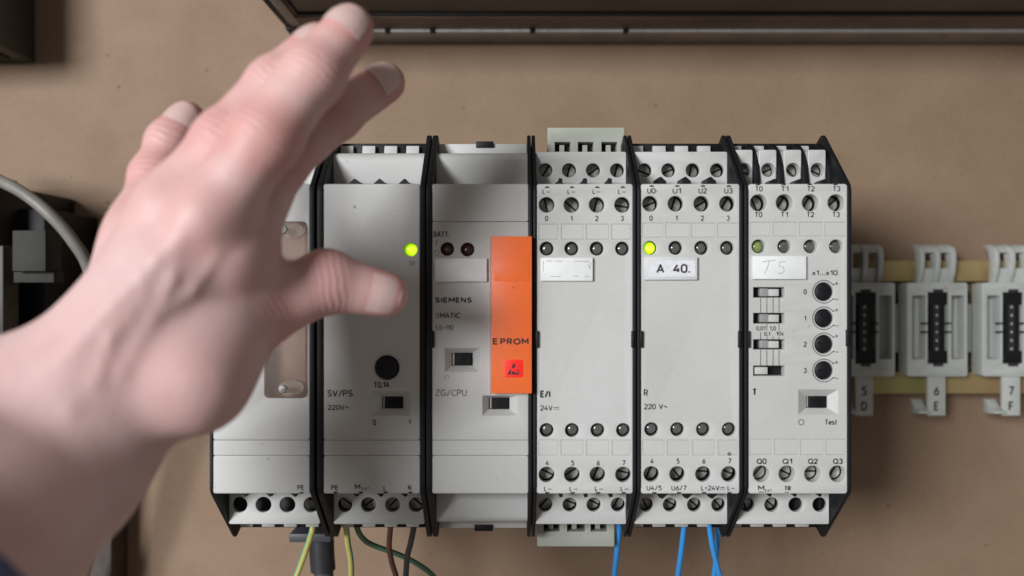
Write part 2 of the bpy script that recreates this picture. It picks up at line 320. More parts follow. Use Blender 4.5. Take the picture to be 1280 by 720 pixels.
GLYPH = {  # engraved-style lettering: strokes per character, cap height 1
 '0': (.52, [_arc(.26, .73, .26, .27, 0, 180) + _arc(.26, .27, .26, .27, 180, 360) + [(.52, .73)]]),
 '1': (.28, [[(.02, .74), (.26, 1), (.26, 0)]]),
 '2': (.52, [_arc(.26, .73, .26, .27, 170, -42) + [(0, 0), (.54, 0)]]),
 '3': (.50, [_arc(.24, .755, .23, .245, 155, -90), _arc(.24, .26, .26, .26, 90, -155)]),
 '4': (.56, [[(.36, 1), (0, .27), (.56, .27)], [(.42, .56), (.42, 0)]]),
 '5': (.50, [[(.47, 1), (.1, 1), (.05, .56)], _arc(.23, .32, .27, .32, 130, -145)]),
 '6': (.52, [_arc(.26, .28, .26, .28, 0, 360), [(.40, 1), (.04, .42)]]),
 '7': (.52, [[(0, 1), (.52, 1), (.17, 0)]]),
 'A': (.66, [[(0, 0), (.33, 1), (.66, 0)], [(.11, .32), (.55, .32)]]),
 'B': (.54, [[(0, 0), (0, 1), (.28, 1)] + _arc(.28, .76, .22, .24, 80, -90) + [(0, .52)], [(.28, .52)] + _arc(.28, .26, .26, .26, 80, -90) + [(0, 0)]]),
 'C': (.60, [_arc(.37, .5, .37, .5, 52, 308)]),
 'D': (.58, [[(0, 0), (0, 1), (.18, 1)] + _arc(.18, .5, .40, .5, 80, -90) + [(0, 0)]]),
 'E': (.46, [[(.46, 1), (0, 1), (0, 0), (.46, 0)], [(0, .52), (.40, .52)]]),
 'F': (.46, [[(.46, 1), (0, 1), (0, 0)], [(0, .52), (.40, .52)]]),
 'G': (.66, [_arc(.36, .5, .36, .5, 52, 330), [(.40, .46), (.68, .46), (.68, .2)]]),
 'I': (.06, [[(.03, 0), (.03, 1)]]),
 'L': (.42, [[(0, 1), (0, 0), (.42, 0)]]),
 'M': (.70, [[(0, 0), (0, 1), (.35, .34), (.70, 1), (.70, 0)]]),
 'N': (.56, [[(0, 0), (0, 1), (.56, 0), (.56, 1)]]),
 'O': (.76, [_arc(.38, .5, .38, .5, 0, 360)]),
 'P': (.52, [[(0, 0), (0, 1), (.26, 1)] + _arc(.26, .74, .25, .26, 80, -90) + [(0, .48)]]),
 'Q': (.78, [_arc(.38, .5, .38, .5, 0, 360), [(.48, .26), (.80, -.06)]]),
 'R': (.54, [[(0, 0), (0, 1), (.26, 1)] + _arc(.26, .74, .25, .26, 80, -90) + [(0, .48)], [(.26, .48), (.53, 0)]]),
 'S': (.50, [_arc(.25, .755, .23, .245, 25, 270) + _arc(.25, .255, .25, .255, 85, -155)]),
 'T': (.54, [[(0, 1), (.54, 1)], [(.27, 1), (.27, 0)]]),
 'U': (.54, [[(0, 1)] + _arc(.27, .27, .27, .27, 180, 360) + [(.54, 1)]]),
 'V': (.60, [[(0, 1), (.30, 0), (.60, 1)]]),
 'X': (.54, [[(0, 1), (.54, 0)], [(0, 0), (.54, 1)]]),
 'Z': (.54, [[(0, 1), (.54, 1), (0, 0), (.54, 0)]]),
 'x': (.42, [[(0, .66), (.42, 0)], [(0, 0), (.42, .66)]]),
 'e': (.48, [[(.02, .33), (.48, .33)] + _arc(.24, .33, .24, .33, 15, 318)]),
 's': (.38, [_arc(.19, .50, .17, .17, 25, 270) + _arc(.19, .165, .19, .165, 85, -155)]),
 't': (.30, [[(.13, .95), (.13, .12), (.30, 0)], [(0, .66), (.30, .66)]]),
 '/': (.42, [[(0, -.06), (.42, 1.06)]]), ',': (.10, [[(.10, .14), (0, -.18)]]), '.': (.10, [[(.05, -.06), (.05, .13)]]),
 '-': (.34, [[(0, .46), (.34, .46)]]), '+': (.4, [[(0, .5), (.4, .5)], [(.2, .3), (.2, .7)]]),
 '~': (.6, [[(.6 * i / 12, .5 + .12 * math.sin(2 * math.pi * i / 12)) for i in range(13)]]), ' ': (.3, []),
}
def text(g, s, cx, cz, h, y, wd=None, bold=0.0, left=None):
    """flat lettering of even strokes: block centred on (cx, cz) mm (or starting at left), cap height h"""
    sw = h * 0.175 * (1 + bold * 20)
    if s == '-': return g.ribbon([(cx - wd / 2, cz), (cx + wd / 2, cz)], 0.30, y)
    if s == '+':
        g.ribbon([(cx - h / 2, cz), (cx + h / 2, cz)], 0.28, y); return g.ribbon([(cx, cz - h / 2), (cx, cz + h / 2)], 0.28, y - .002)
    gap = .22 if bold < .012 else .30; x = 0; runs = []
    for ch in s:
        w_, st = GLYPH[ch]; runs += [[(x + px, py) for px, py in p] for p in st]; x += w_ + gap
    W = x - gap; k = h - sw; kx = k if wd is None else (wd - sw) / max(W, .05)
    if left is not None: cx = left + (W * kx + sw) / 2
    n = 0
    for p in runs:
        q = [(cx + (px - W / 2) * kx, cz + (py - .5) * k) for px, py in p]; cur = [q[0]]
        def flush(cur, e0, e1):
            if len(cur) < 2: return
            c = list(cur); u = Vector(c[0]) - Vector(c[1]); v = Vector(c[-1]) - Vector(c[-2])
            if e0: c[0] = tuple(Vector(c[0]) + u.normalized() * sw * .42)
            if e1: c[-1] = tuple(Vector(c[-1]) + v.normalized() * sw * .42)
            g.ribbon(c, sw, y - .0015 * (n % 9))
        e0 = False
        for i in range(1, len(q)):
            cur.append(q[i])
            if i < len(q) - 1:
                a = Vector(q[i]) - Vector(q[i - 1]); b_ = Vector(q[i + 1]) - Vector(q[i])
                if a.length > 1e-6 and b_.length > 1e-6 and a.angle(b_) > R(38):
                    flush(cur, e0, True); n += 1; cur = [q[i]]; e0 = True
        flush(cur, e0, False); n += 1
    return g

# ------------------------------------------------------------------ the board behind everything
b = G().box(-900, 900, DB, DB + 16, -620, 620).put('backing_board', BOARD); b['kind'] = 'structure'
S0 = D0 / FPX                                   # mm per photo pixel on the front faces
EPS = 0.05                                      # print lies this far proud of its surface

# ------------------------------------------------------------------ shared pieces
def screw_mesh():
    g = G(); r = 3.35
    for sg in (1, -1):
        pts = []
        a0 = math.asin(0.46 / r)
        for i in range(15):
            a = a0 + (math.pi - 2 * a0) * i / 14; pts.append((r * math.cos(a), sg * r * math.sin(a)))
        V = [(x * 0.93, -0.35 + 0.05 * abs(z), z * 0.95) for x, z in pts] + [(x, 0.15, z) for x, z in pts] + [(x, 1.6, z) for x, z in pts]
        n = len(pts); F = [tuple(range(n))]
        for t in (0, n):
            for i in range(n): F.append((t + i, t + (i + 1) % n, t + n + (i + 1) % n, t + n + i))
        if sg < 0: F = [f[::-1] for f in F]
        g.add(V, F)
    g.lathe(0, 0, [(3.3, 0.75), (3.3, 2.2)], 24)
    me = bpy.data.meshes.new('screw'); me.from_pydata([(x * MM, y * MM, z * MM) for x, y, z in g.V], [], g.F)
    bm = bmesh.new(); bm.from_mesh(me); bmesh.ops.recalc_face_normals(bm, faces=bm.faces[:]); bm.to_mesh(me); bm.free()
    me.materials.append(SCREW); me.materials.append(DARKIN)
    for p in me.polygons:
        if p.center.y > 0.00072 and abs(p.normal.y) > .9 and p.area > 1.5e-5: p.material_index = 1  # slot floor coloured dark, standing for the shade inside the slot
    return me
SCREW_ME = screw_mesh()
def led_mesh(m):
    g = G(); prof = [(2.75, 4.2), (2.75, 0.6)]
    for i in range(1, 8):
        a = R(90 * i / 7); prof.append((2.75 * math.cos(a) + 1e-7, 0.6 - 1.9 * math.sin(a)))
    prof[-1] = (0.0, -1.3)
    g.lathe(0, 0, prof, 24)
    me = bpy.data.meshes.new('led'); me.from_pydata([(x * MM, y * MM, z * MM) for x, y, z in g.V], [], g.F)
    bm = bmesh.new(); bm.from_mesh(me); bmesh.ops.remove_doubles(bm, verts=bm.verts[:], dist=1e-7); bmesh.ops.recalc_face_normals(bm, faces=bm.faces[:]); bm.to_mesh(me); bm.free()
    me.polygons.foreach_set('use_smooth', [True] * len(me.polygons)); me.materials.append(m); return me
LED = {k: led_mesh(m) for k, m in (('off', LEDOFF), ('red', LEDRED), ('dim', LEDDIM), ('on', LEDON))}
def screw(x, z, q, parent, ang=None):
    o = link('screw', SCREW_ME, (x, D0 + q, z), parent)
    o.rotation_euler = (random.uniform(-.06, .06), R(random.uniform(0, 180) if ang is None else ang), random.uniform(-.06, .06)); return o
def led(x, z, q, parent, k='off', label=None):
    o = link('led', LED[k], (x, D0 + q, z), parent)
    if label: o['label'] = label
    return o

FT, FB = 45.0, -88.9                            # top and bottom of a front face
UT, LT = 62.2, -107.8                           # outer edges of the upper and lower terminal steps
QT = 19.0                                       # how far the terminal steps lie behind the face
def side_plate(x0, x1, parent):
    y = D0
    prof = [(y - 0.4, FT - 3.0), (y + 0.2, FT - 0.6), (y + 1.6, FT + 1.0), (y + 27.5, 70.6), (y + 29.2, 71.6), (y + 31, 71.2), (y + 36, 68.8), (y + 152, 68.8),
            (y + 152, -114.3), (y + 36, -114.3), (y + 31, -116.4), (y + 29.2, -116.7), (y + 27.5, -115.5), (y + 1.6, FB - 1.2), (y + 0.2, FB + 0.4), (y - 0.4, FB + 3.0)]
    return G().prism_x(prof, x0, x1, 0.25).put('side_plate', BLACK, parent, smooth=True)
def latch(x0, x1, parent, y0=413.5, y1=434.5):
    (a, t), (c, bt) = XZ(x0, y0), XZ(x1, y1)
    return G().box(a, c, D0 - 1.3, D0 + 4, bt, t, 0.25).put('latch_tab', BLACK, parent, smooth=True)
def clips(xs, parent, top=True, style='wedge', m=BLACK):
    for x in xs:
        z = FT - 1.0 if top else FB + 1.0; s = 1 if top else -1
        y0 = D0 + 7; pts = [(-1.9, 0), (1.9, 0), (1.7, 3.2), (-0.6, 5.2), (-2.0, 4.6)] if style == 'wedge' else [(-2.4, 0), (2.4, 0), (2.0, 4.0), (1.2, 4.3), (-1.6, 1.8)]
        if style == 'hook': pts = [(-1.2, 0), (1.3, 0), (1.3, 4.2), (-0.2, 4.6), (-0.5, 3.0), (-1.8, 2.6), (-1.8, 1.2)]
        if not top: pts = [(px if style != 'hook' else -px * -1, pz) for px, pz in pts]
        bm = bmesh.new(); A = [bm.verts.new((x + px, y0, z + s * pz)) for px, pz in pts]; B = [bm.verts.new((x + px + 0.0, D0 + QT + 0.6, z + s * pz)) for px, pz in pts]
        n = len(pts); bm.faces.new(A); bm.faces.new(B[::-1])
        for i in range(n): bm.faces.new((A[i], B[i], B[(i + 1) % n], A[(i + 1) % n]))
        bmesh.ops.recalc_face_normals(bm, faces=bm.faces[:]); g = G(); g.bm(bm)
        g.put('clip', m, parent)
def step_block(x0, x1, top, holes, parent, name, m=GREY, rad=3.2):
    z0, z1 = (FT - 4, UT) if top else (LT, FB + 4)
    zc = 53.7 if top else -98.9
    return plate(name, [rrect(x0, x1, z0, z1, 0.9)] + [circle(h, zc, rad) for h in holes], D0 + QT, 2.8, m, parent, 0.35)
def blank_step(x0, x1, top, parent):
    """covered terminal step with a rounded outer lip"""
    y = D0 + QT; s = 1 if top else -1
    a, e = (FT - 4, UT) if top else (FB + 4, LT)
    prof = [(y + 1.2, a)]
    for i in range(9):
        t = R(90 * i / 8); prof.append((y + 5.0 - 5.0 * math.cos(t) * 1.0 + 0.0, e - s * 4.0 + s * 4.0 * math.sin(t)))
    prof += [(y + 9, e), (y + 9, a)]
    return G().prism_x(prof, x0, x1, 0.0).put('terminal_cover', GREY, parent, smooth=True)
def entry_row(x0, x1, top, parent, n=4, solid=False, mid=None):
    """wire entries behind the terminal step: black back with grey wire guides"""
    y = D0 + 29.5; z0, z1 = (58, 68.9) if top else (-114.2, -104)
    if solid:
        zz = (z0, z1 - 0.9) if top else (z0 + 0.9, z1)
        G().box(x0, x1, y + 2, y + 8, zz[0], zz[1], 0.3).put('rear_cover', GREY, parent, smooth=True)
        G().box(mid[0], mid[1], y + 0.8, y + 5, *((66.2, 69.0) if top else (-114.4, -111.6)), 0.2).put('release_tab', BLACK, parent, smooth=True)
        G().box(x0, x1, y + 8.3, y + 14, z0, z1 + (0.2 if top else 0), 0.3).put('rear_bar', BLACK, parent)
        return
    G().box(x0, x1, y + 6, y + 14, z0, z1, 0.3).put('rear_bar', BLACK, parent, smooth=True)
    p = (x1 - x0) / n
    for i in range(n):
        a = x0 + p * i
        zz = (z0, z1 - 1.5) if top else (z0 + 0.9, z1)
        G().prism_x([(y + 1.5, zz[0] if top else zz[1]), (y + 3.8, zz[1] if top else zz[0]), (y + 5.8, zz[1] if top else zz[0]), (y + 5.8, zz[0] if top else zz[1])],
                    a + p * 0.02, a + p * 0.60, 0.25).put('wire_guide', GREY, parent, smooth=True)
def slide_switch(x0, x1, y0, y1, sx0, sx1, sy0, sy1, parent, knob=0.5):
    """sloping recess with a black slider in it; returns the hole outline for the faceplate"""
    (a, t), (c, bt) = XZ(x0, y0), XZ(x1, y1); (e, u), (f, v) = XZ(sx0, sy0), XZ(sx1, sy1)
    # the slider lies 4 mm deep, so its outline is moved out along the sight line
    k = (D0 + 3.2) / D0; e, u, f, v = e * k, u * k, f * k, v * k
    yf, yb = D0 + 0.02, D0 + 3.2
    V = [(a, yf, t), (c, yf, t), (c, yf, bt), (a, yf, bt), (e, yb, u), (f, yb, u), (f, yb, v), (e, yb, v)]
    V += [(x, y + 0.5 if i < 4 else y + 0.8, z) for i, (x, y, z) in enumerate(V)]
    F = [(0, 1, 5, 4), (1, 2, 6, 5), (2, 3, 7, 6), (3, 0, 4, 7)]
    F += [tuple(i + 8 for i in q[::-1]) for q in F] + [(0, 8, 9, 1), (1, 9, 10, 2), (2, 10, 11, 3), (3, 11, 8, 0), (4, 5, 13, 12), (5, 6, 14, 13), (6, 7, 15, 14), (7, 4, 12, 15)]
    rec = put('switch_recess', V, F, GREY, parent)
    sw = G().box(e - .3, f + .3, yb + 3.0, yb + 5, v - .3, u + .3).put('slide_switch', BLACK, parent)
    w_ = f - e; s0 = e + w_ * 0.16 if knob < 0.5 else e + w_ * 0.14
    G().box(e + w_ * 0.03, e + w_ * 0.12, yb + 1.0, yb + 2.99, v + .2, u - .2).put('contact_strip', CHROME, sw)
    kb = G().box(s0, s0 + w_ * 0.80, yb - 0.2, yb + 2.99, v + .1, u - .1, 0.2)
    for i in range(5):
        xx = s0 + w_ * (0.30 + 0.09 * i); kb.box(xx, xx + 0.35, yb - 0.55, yb - 0.1, v + .3, u - .3)
    kb.put('slider', BLACK, sw)
    return [(a + .03, bt + .03), (c - .03, bt + .03), (c - .03, t - .03), (a + .03, t - .03)]
def label_plate(x0, x1, y0, y1, parent, m=WHITE, pr=1.6):
    (a, t), (c, bt) = XZ(x0, y0, -pr), XZ(x1, y1, -pr)
    return G().box(a, c, D0 - pr, D0 + 0.5, bt, t, 0.18).put('label_plate', m, parent, smooth=True), (a, c, bt, t)

def base_parts(root, x0, x1):
    """body behind the covers, with its side plates; x0, x1 = inner width in mm"""
    G().box(x0 + .1, x1 - .1, D0 + 9.5, D0 + 150, FB + 1, FT - 1).put('housing', DARKIN, root)
    G().box(x0 + .15, x1 - .15, D0 + 28.5, D0 + 149, LT + 3, UT - 3).put('rear_housing', DARKIN, root)
def fields(y0, y1, spans, root, x0, x1):
    """recessed marking fields; returns hole outlines"""
    H = []
    for a, c in spans:
        (xa, zt), (xc, zb) = XZ(a, y0), XZ(c, y1)
        xa, xc = max(xa, x0 + .8), min(xc, x1 - .8)
        H.append([(xa, zb), (xc, zb), (xc, zt), (xa, zt)])
        G().box(xa + .07, xc - .07, D0 + 0.2, D0 + 1.6, zb + .07, zt - .07, 0.06, 1).put('marking_field', GREYF, root, smooth=True)
    return H
def print_on(root, g, m=INK, name='lettering'):
    o = g.put(name, m, root); o['kind'] = 'stuff'; return o
def tx(g, s, px, py, hpx, q=-EPS, wpx=None, bold=0.0, left=None):
    k = (D0 + q) / FPX; x, z = XZ(px if px is not None else 640, py, q)
    text(g, s, x, z, hpx * k, D0 + q, None if wpx is None else wpx * k, bold, None if left is None else XZ(left, 0, q)[0])
def arcmark(g, px, py, up=True):
    x, z = XZ(px, py); r = 1.05
    pts = [(x + r * math.cos(a), z + (r if up else -r) * 0.75 * math.sin(a)) for a in [math.pi * i / 8 for i in range(9)]]
    g.poly(pts, D0 - EPS)
def dcbar(g, px, py, wd, q=-EPS):
    """direct-current mark: bar over three dashes"""
    k = S0; x, z = XZ(px, py, q)
    g.ribbon([(x - wd * k / 2, z + .38), (x + wd * k / 2, z + .38)], 0.32, D0 + q)
    for i in (-1, 0, 1): g.ribbon([(x + i * wd * k * .37 - wd * k * .11, z - .38), (x + i * wd * k * .37 + wd * k * .11, z - .38)], 0.32, D0 + q)

GRP = 'plug-in modules of the grey control unit'
def at_module(xa, xb): return ((XZ(xa, 0)[0] + XZ(xb, 0)[0]) / 2, D0 + 150, LT)

# ------------------------------------------------------------------ module 1: power input with clear cover (left end)
def module_input():
    r = thing('power_input_module', 'leftmost grey module with a clear screwed cover, half hidden behind the hand', 'control module', at_module(262, 394), GRP)
    x0, x1 = XZ(266.5, 0)[0], XZ(387, 0)[0]
    base_parts(r, x0, x1)
    side_plate(XZ(262.3, 0)[0], x0 - .05, r); side_plate(x1 + .05, XZ(393.3, 0)[0], r)
    z5, z6 = XZ(0, 550.3)[1], XZ(0, 569.3)[1]
    rec = rrect(XZ(330.5, 0)[0], XZ(384, 0)[0], XZ(0, 497.5)[1], XZ(0, 277)[1], 2.0)
    plate('front_cover', [rrect(x0, x1, z5 + .08, FT, 1.0), rec], D0, 6, GREY, r, 0.25)
    plate('blank_strip', [rrect(x0, x1, z6 + .08, z5 - .08, 0.2)], D0 + .12, 5, GREY, r, 0.1)
    plate('terminal_lid', [rrect(x0, x1, FB, z6 - .08, 1.0)], D0, 6, GREY, r, 0.3)
    (a, t), (c, bt) = XZ(331.5, 278), XZ(383, 496.5)
    G().box(a - 2, c + 2, D0 + 6.2, D0 + 8.5, bt - 2, t + 2).put('cover_well', mat('brownish_grey_plastic', (0.34, 0.275, 0.24), 0.5), r)
    for rr in (rrect(a + .1, c - .1, bt + .1, t - .1, 1.9),):
        G().ribbon(rr, .45, D0 - 0.64, True).put('cover_rim', mat('reddish_brown_edge', (0.16, 0.07, 0.05), 0.5), r)
    cv = plate('clear_cover', [rrect(a, c, bt, t, 1.9)], D0 - 0.6, 1.6, CLEAR, r, 0.3)
    for py in (287.0, 486.0):
        x, z = XZ(354.4, py)
        G().lathe(x, z, [(0, -1.9 + D0), (1.6, -1.7 + D0), (1.9, -1.1 + D0), (1.9, -0.6 + D0)], 24).put('cover_screw', SCREW, r, smooth=True)
        xx = XZ(361, 0)[0]
        g = G(); g.add([(xx + 5.4 * math.cos(2 * math.pi * i / 28), D0 + 6.1, z + 3.2 * math.sin(2 * math.pi * i / 28)) for i in range(28)] +
                       [(xx + 5.4 * math.cos(2 * math.pi * i / 28), D0 + 4.1, z + 3.2 * math.sin(2 * math.pi * i / 28)) for i in range(28)],
                       [tuple(range(28, 56))] + [(i, (i + 1) % 28, 28 + (i + 1) % 28, 28 + i) for i in range(28)])
        g.put('screw_boss', GREYF, r, smooth=True)
    hx = [XZ(p, 0, QT)[0] for p in (299.3, 329.3, 359.3, 389.3)]
    blank_step(x0, x1, True, r); step_block(x0, x1, False, hx, r, 'lower_terminal', rad=3.55)
    screw(hx[3], -98.9, QT + 6.5, r)
    clips([x + 4.2 for x in hx[:3]], r, True, 'big'); clips([x + 5.4 for x in hx], r, False, 'big')
    entry_row(x0, x1, True, r); entry_row(x0, x1, False, r)
    g = G(); tx(g, 'PE', 376, 609.5, 6.5, wpx=9); arcmark(g, 377, 615, False); print_on(r, g)
module_input()

# ------------------------------------------------------------------ module 2: SV/PS
def module_supply():
    r = thing('power_supply_module', 'grey module printed SV/PS with a lit green lamp and a round black fuse cap', 'control module', at_module(395, 531), GRP)
    x0, x1 = XZ(404.5, 0)[0], XZ(524.8, 0)[0]
    base_parts(r, x0, x1)
    side_plate(XZ(396.6, 0)[0], x0 - .05, r); side_plate(x1 + .05, XZ(531.3, 0)[0], r)
    z5, z6 = XZ(0, 550.3)[1], XZ(0, 569.3)[1]
    sw = slide_switch(465, 513, 489.5, 519.5, 477.5, 504, 495.5, 510.5, r)
    lx, lz = XZ(513, 312); fx, fz = XZ(483.8, 459.5)
    plate('front_cover', [rrect(x0, x1, z5 + .08, FT, 1.0), circle(lx, lz, 2.95), circle(fx, fz, 5.3), sw], D0, 6, GREY, r, 0.25)
    led(lx, lz, 2.0, r, 'on', 'lit yellow-green lamp')
    G().lathe(fx, fz, [(0, D0 - 1.9), (3.6, D0 - 1.9), (4.5, D0 - 1.5), (4.85, D0 - 0.6), (4.95, D0 + 7)], 36).put('fuse_cap', BLACK, r, smooth=True)
    plate('blank_strip', [rrect(x0, x1, z6 + .08, z5 - .08, 0.2)], D0 + .12, 5, GREY, r, 0.1)
    plate('terminal_lid', [rrect(x0, x1, FB, z6 - .08, 1.0)], D0, 6, GREY, r, 0.3)
    hx = [XZ(p, 0, QT)[0] for p in (430.8, 460.5, 490.8, 520.3)]
    blank_step(x0, x1, True, r); step_block(x0, x1, False, hx, r, 'lower_terminal', rad=3.4)
    for h, a in zip(hx, (35, -40, -45, 40)): screw(h, -98.9, QT + 6.3, r, a)
    clips([XZ(p, 0, 10)[0] for p in (441, 472, 503)], r, True, 'big'); clips([XZ(p, 0, 10)[0] for p in (444, 474, 504)], r, False, 'big')
    entry_row(x0, x1, True, r); entry_row(x0, x1, False, r)
    g = G()
    tx(g, 'SV/PS', 425, 491.7, 8.5, wpx=32); tx(g, '220V~', 423, 509.3, 6.5, wpx=27); tx(g, 'T0,1A', 477, 481, 7.5, wpx=20)
    tx(g, '0', 468, 528, 7); tx(g, '1', 512, 527.7, 7)
    tx(g, 'PE', 418.5, 609.5, 6.5, wpx=9); tx(g, 'M', 447, 608.5, 6.5, wpx=7, bold=.01); tx(g, 'EXT', 457, 611, 3.6, wpx=9.5); tx(g, 'L', 481, 610.5, 6.5); tx(g, 'N', 512, 609.5, 6.5)
    for p in (419.5, 451, 482, 513): arcmark(g, p, 614.5, False)
    print_on(r, g)
    g = G(); tx(g, '5V', 515, 329, 6); print_on(r, g, INKF, 'faded_lettering')
module_supply()

# ------------------------------------------------------------------ module 3: CPU with the EPROM cartridge
def module_cpu():
    r = thing('processor_module', 'grey processor module with a blank white label and the orange cartridge plugged in', 'control module', at_module(533, 665), GRP)
    x0, x1 = XZ(540.3, 0)[0], XZ(660.3, 0)[0]
    base_parts(r, x0, x1)
    side_plate(XZ(532.9, 0)[0], x0 - .05, r); side_plate(x1 + .05, XZ(665.2, 0)[0], r)
    z2, z5, z6 = XZ(0, 277)[1], XZ(0, 550.3)[1], XZ(0, 569.3)[1]
    s1 = slide_switch(556, 599, 435, 465, 564.5, 591, 441, 457, r); s2 = slide_switch(603, 647, 494.5, 519.5, 611, 637, 497, 511.5, r)
    hs = [(XZ(559, 311.2)), (XZ(584.3, 311.8))]
    plate('upper_cover', [rrect(x0, x1, z2 + .08, FT, 0.8)], D0 - .05, 6, GREY, r, 0.3)
    plate('front_cover', [rrect(x0, x1, z5 + .08, z2 - .08, 0.3)] + [circle(h[0], h[1], 3.0) for h in hs] + [s1, s2], D0, 6, GREY, r, 0.2)
    for h, k in zip(hs, ('red', 'red')): led(h[0], h[1], 3.0, r, k)
    gx = XZ(611.5, 0)[0]; G().box(gx, gx + .55, D0 - .25, D0 + 1, XZ(0, 493)[1], XZ(0, 297)[1]).put('guide_rib', GREY, r)
    plate('blank_strip', [rrect(x0, x1, z6 + .08, z5 - .08, 0.2)], D0 + .12, 5, GREY, r, 0.1)
    plate('terminal_lid', [rrect(x0, x1, FB, z6 - .08, 0.9)], D0, 6, GREY, r, 0.3)
    blank_step(x0, x1, True, r); blank_step(x0, x1, False, r)
    md = (XZ(595, 0, 31)[0], XZ(617, 0, 31)[0])
    entry_row(x0, x1, True, r, solid=True, mid=md); entry_row(x0, x1, False, r, solid=True, mid=(XZ(593, 0, 31)[0], XZ(616, 0, 31)[0]))
    latch(538.5, 543, r); latch(659.5, 662.3, r)
    label_plate(543.8, 608.6, 323, 352, r, WHITE)
    g = G()
    tx(g, 'BATT.', None, 292.8, 7, left=541.8, wpx=20); tx(g, 'I', 545.6, 303, 6)
    tx(g, 'SIEMENS', 566.8, 375, 6.8, wpx=46, bold=.018)
    tx(g, 'MATIC', 562.5, 394.4, 6.6, wpx=25)
    print_on(r, g)
    g = G(); c = XZ(546.2, 316)
    g.ribbon(circle(c[0], c[1], 1.1, 20), .28, D0 - EPS, True)
    tx(g, 'SI', 546.6, 394.4, 6.6, wpx=5.5); tx(g, 'S5-110', None, 409.6, 6.6, left=544, wpx=23)
    tx(g, 'ZG/CPU', None, 491, 8.5, left=544, wpx=39.5)
    x, z = XZ(558.5, 472); g.ribbon([(x - .8, z - 1), (x - .8, z + .8), (x + .9, z + .8), (x + .9, z - .4)], .28, D0 - EPS)
    print_on(r, g, INKF, 'faded_lettering')
    # the cartridge is a thing of its own
    qf = -4.0
    (a, t), (cc, bt) = XZ(613.9, 295.4, qf), XZ(664.8, 492, qf)
    e = thing('memory_cartridge', 'bright orange cartridge printed EPROM plugged into the grey processor module', 'cartridge', ((a + cc) / 2, D0, bt))
    G().box(a, cc, D0 + qf, D0 - 0.15, bt, t, 0.3).put('cartridge_body', ORANGE, e, smooth=True)
    (la, lt), (lc, lb) = XZ(617.8, 322, qf), XZ(661.5, 351.5, qf)
    G().box(la, lc, D0 + qf - .16, D0 + qf + .5, lb, lt, .1).put('label_field', ORANGE, e, smooth=True)
    g = G(); tx(g, 'E', 619.3, 426.8, 8.2, q=qf - EPS, wpx=6.6, bold=.016); tx(g, 'PROM', 643, 426.8, 8.2, q=qf - EPS, wpx=35.5, bold=.016); print_on(e, g)
    (sa, st), (sc, sb) = XZ(630.8, 449.6, qf), XZ(653.8, 471.8, qf)
    stk = plate('warning_sticker', [rrect(sa, sc, sb, st, .8)], D0 + qf - .12, .16, REDST, e, .03)
    cx, cz = (sa + sc) / 2, (sa * 0 + (st + sb) / 2); y = D0 + qf - .12 - EPS
    g = G(); u = 2.55
    g.poly([(cx, cz + 1.0 * u), (cx - .42 * u, cz + .22 * u), (cx - .1 * u, cz + .02 * u), (cx + .30 * u, cz + .32 * u)], y)       # tip of the triangle
    g.poly([(cx - .55 * u, cz - .02 * u), (cx - 1.12 * u, cz - 1.0 * u), (cx - .55 * u, cz - 1.0 * u), (cx - .46 * u, cz - .25 * u)], y)
    g.poly([(cx - .40 * u, cz - 1.0 * u), (cx - .34 * u, cz - .52 * u), (cx - .05 * u, cz - .40 * u), (cx + .22 * u, cz - .72 * u), (cx + .62 * u, cz - .66 * u), (cx + 1.1 * u, cz - 1.0 * u)], y)
    g.poly([(cx + .50 * u, cz - .28 * u), (cx + .68 * u, cz - .10 * u), (cx + .92 * u, cz - .52 * u), (cx + .72 * u, cz - .58 * u)], y)
    g.put('warning_symbol', INK, stk)
module_cpu()

# ------------------------------------------------------------------ modules 4 and 5: inputs and relays
def io_holes(ps): return [XZ(p, 0)[0] for p in ps]
def module_io(name, label, xl, x0p, x1p, xr, up, lo_, fy, ly, fields_up, fields_lo, leds, clip_style, upr, lor):
    r = thing(name, label, 'control module', at_module(xl, xr), GRP)
    x0, x1 = XZ(x0p, 0)[0], XZ(x1p, 0)[0]
    base_parts(r, x0, x1)
    side_plate(XZ(xl, 0)[0], x0 - .05, r); side_plate(x1 + .05, XZ(xr, 0)[0], r)
    H = fields(*fields_up, r, x0, x1) + fields(*fields_lo, r, x0, x1)
    hu, hl = io_holes(up), io_holes(lo_)
    zu, zl = XZ(0, fy[0])[1], XZ(0, fy[1])[1]; zlu, zll = XZ(0, ly[0])[1], XZ(0, ly[1])[1]
    loops = [rrect(x0, x1, FB, FT, 1.0)] + [circle(h, zu, 3.4) for h in hu] + [circle(h, zl, 3.4) for h in hl]
    loops += [circle(h, zlu, 3.02) for h in hu] + [circle(h, zll, 3.02) for h in hl] + H
    plate('front_cover', loops, D0, 2.8, GREY, r, 0.22)
    for h in hu: screw(h, zu, 6.6, r)
    for h in hl: screw(h, zl, 6.6, r)
    for h, k in zip(hu, leds): led(h, zlu, 3.1, r, k, 'lit yellow-green lamp' if k == 'on' else None)
    for h in hl: led(h, zll, 3.1, r)
    tu = [XZ(p, 0, QT)[0] for p in upr]; tl = [XZ(p, 0, QT)[0] for p in lor]
    step_block(x0, x1, True, tu, r, 'upper_terminal'); step_block(x0, x1, False, tl, r, 'lower_terminal')
    for h in tu: screw(h, 53.7, QT + 6.4, r)
    for h in tl: screw(h, -98.9, QT + 6.4, r)
    clips([(tu[i] + tu[i + 1]) / 2 + .3 for i in range(3)], r, True, clip_style); clips([(tl[i] + tl[i + 1]) / 2 + .3 for i in range(3)], r, False, clip_style)
    latch(x0p - 1.5, x0p + 2.2, r); latch(x1p - 2.0, x1p + 1.6, r)
    return r, x0, x1
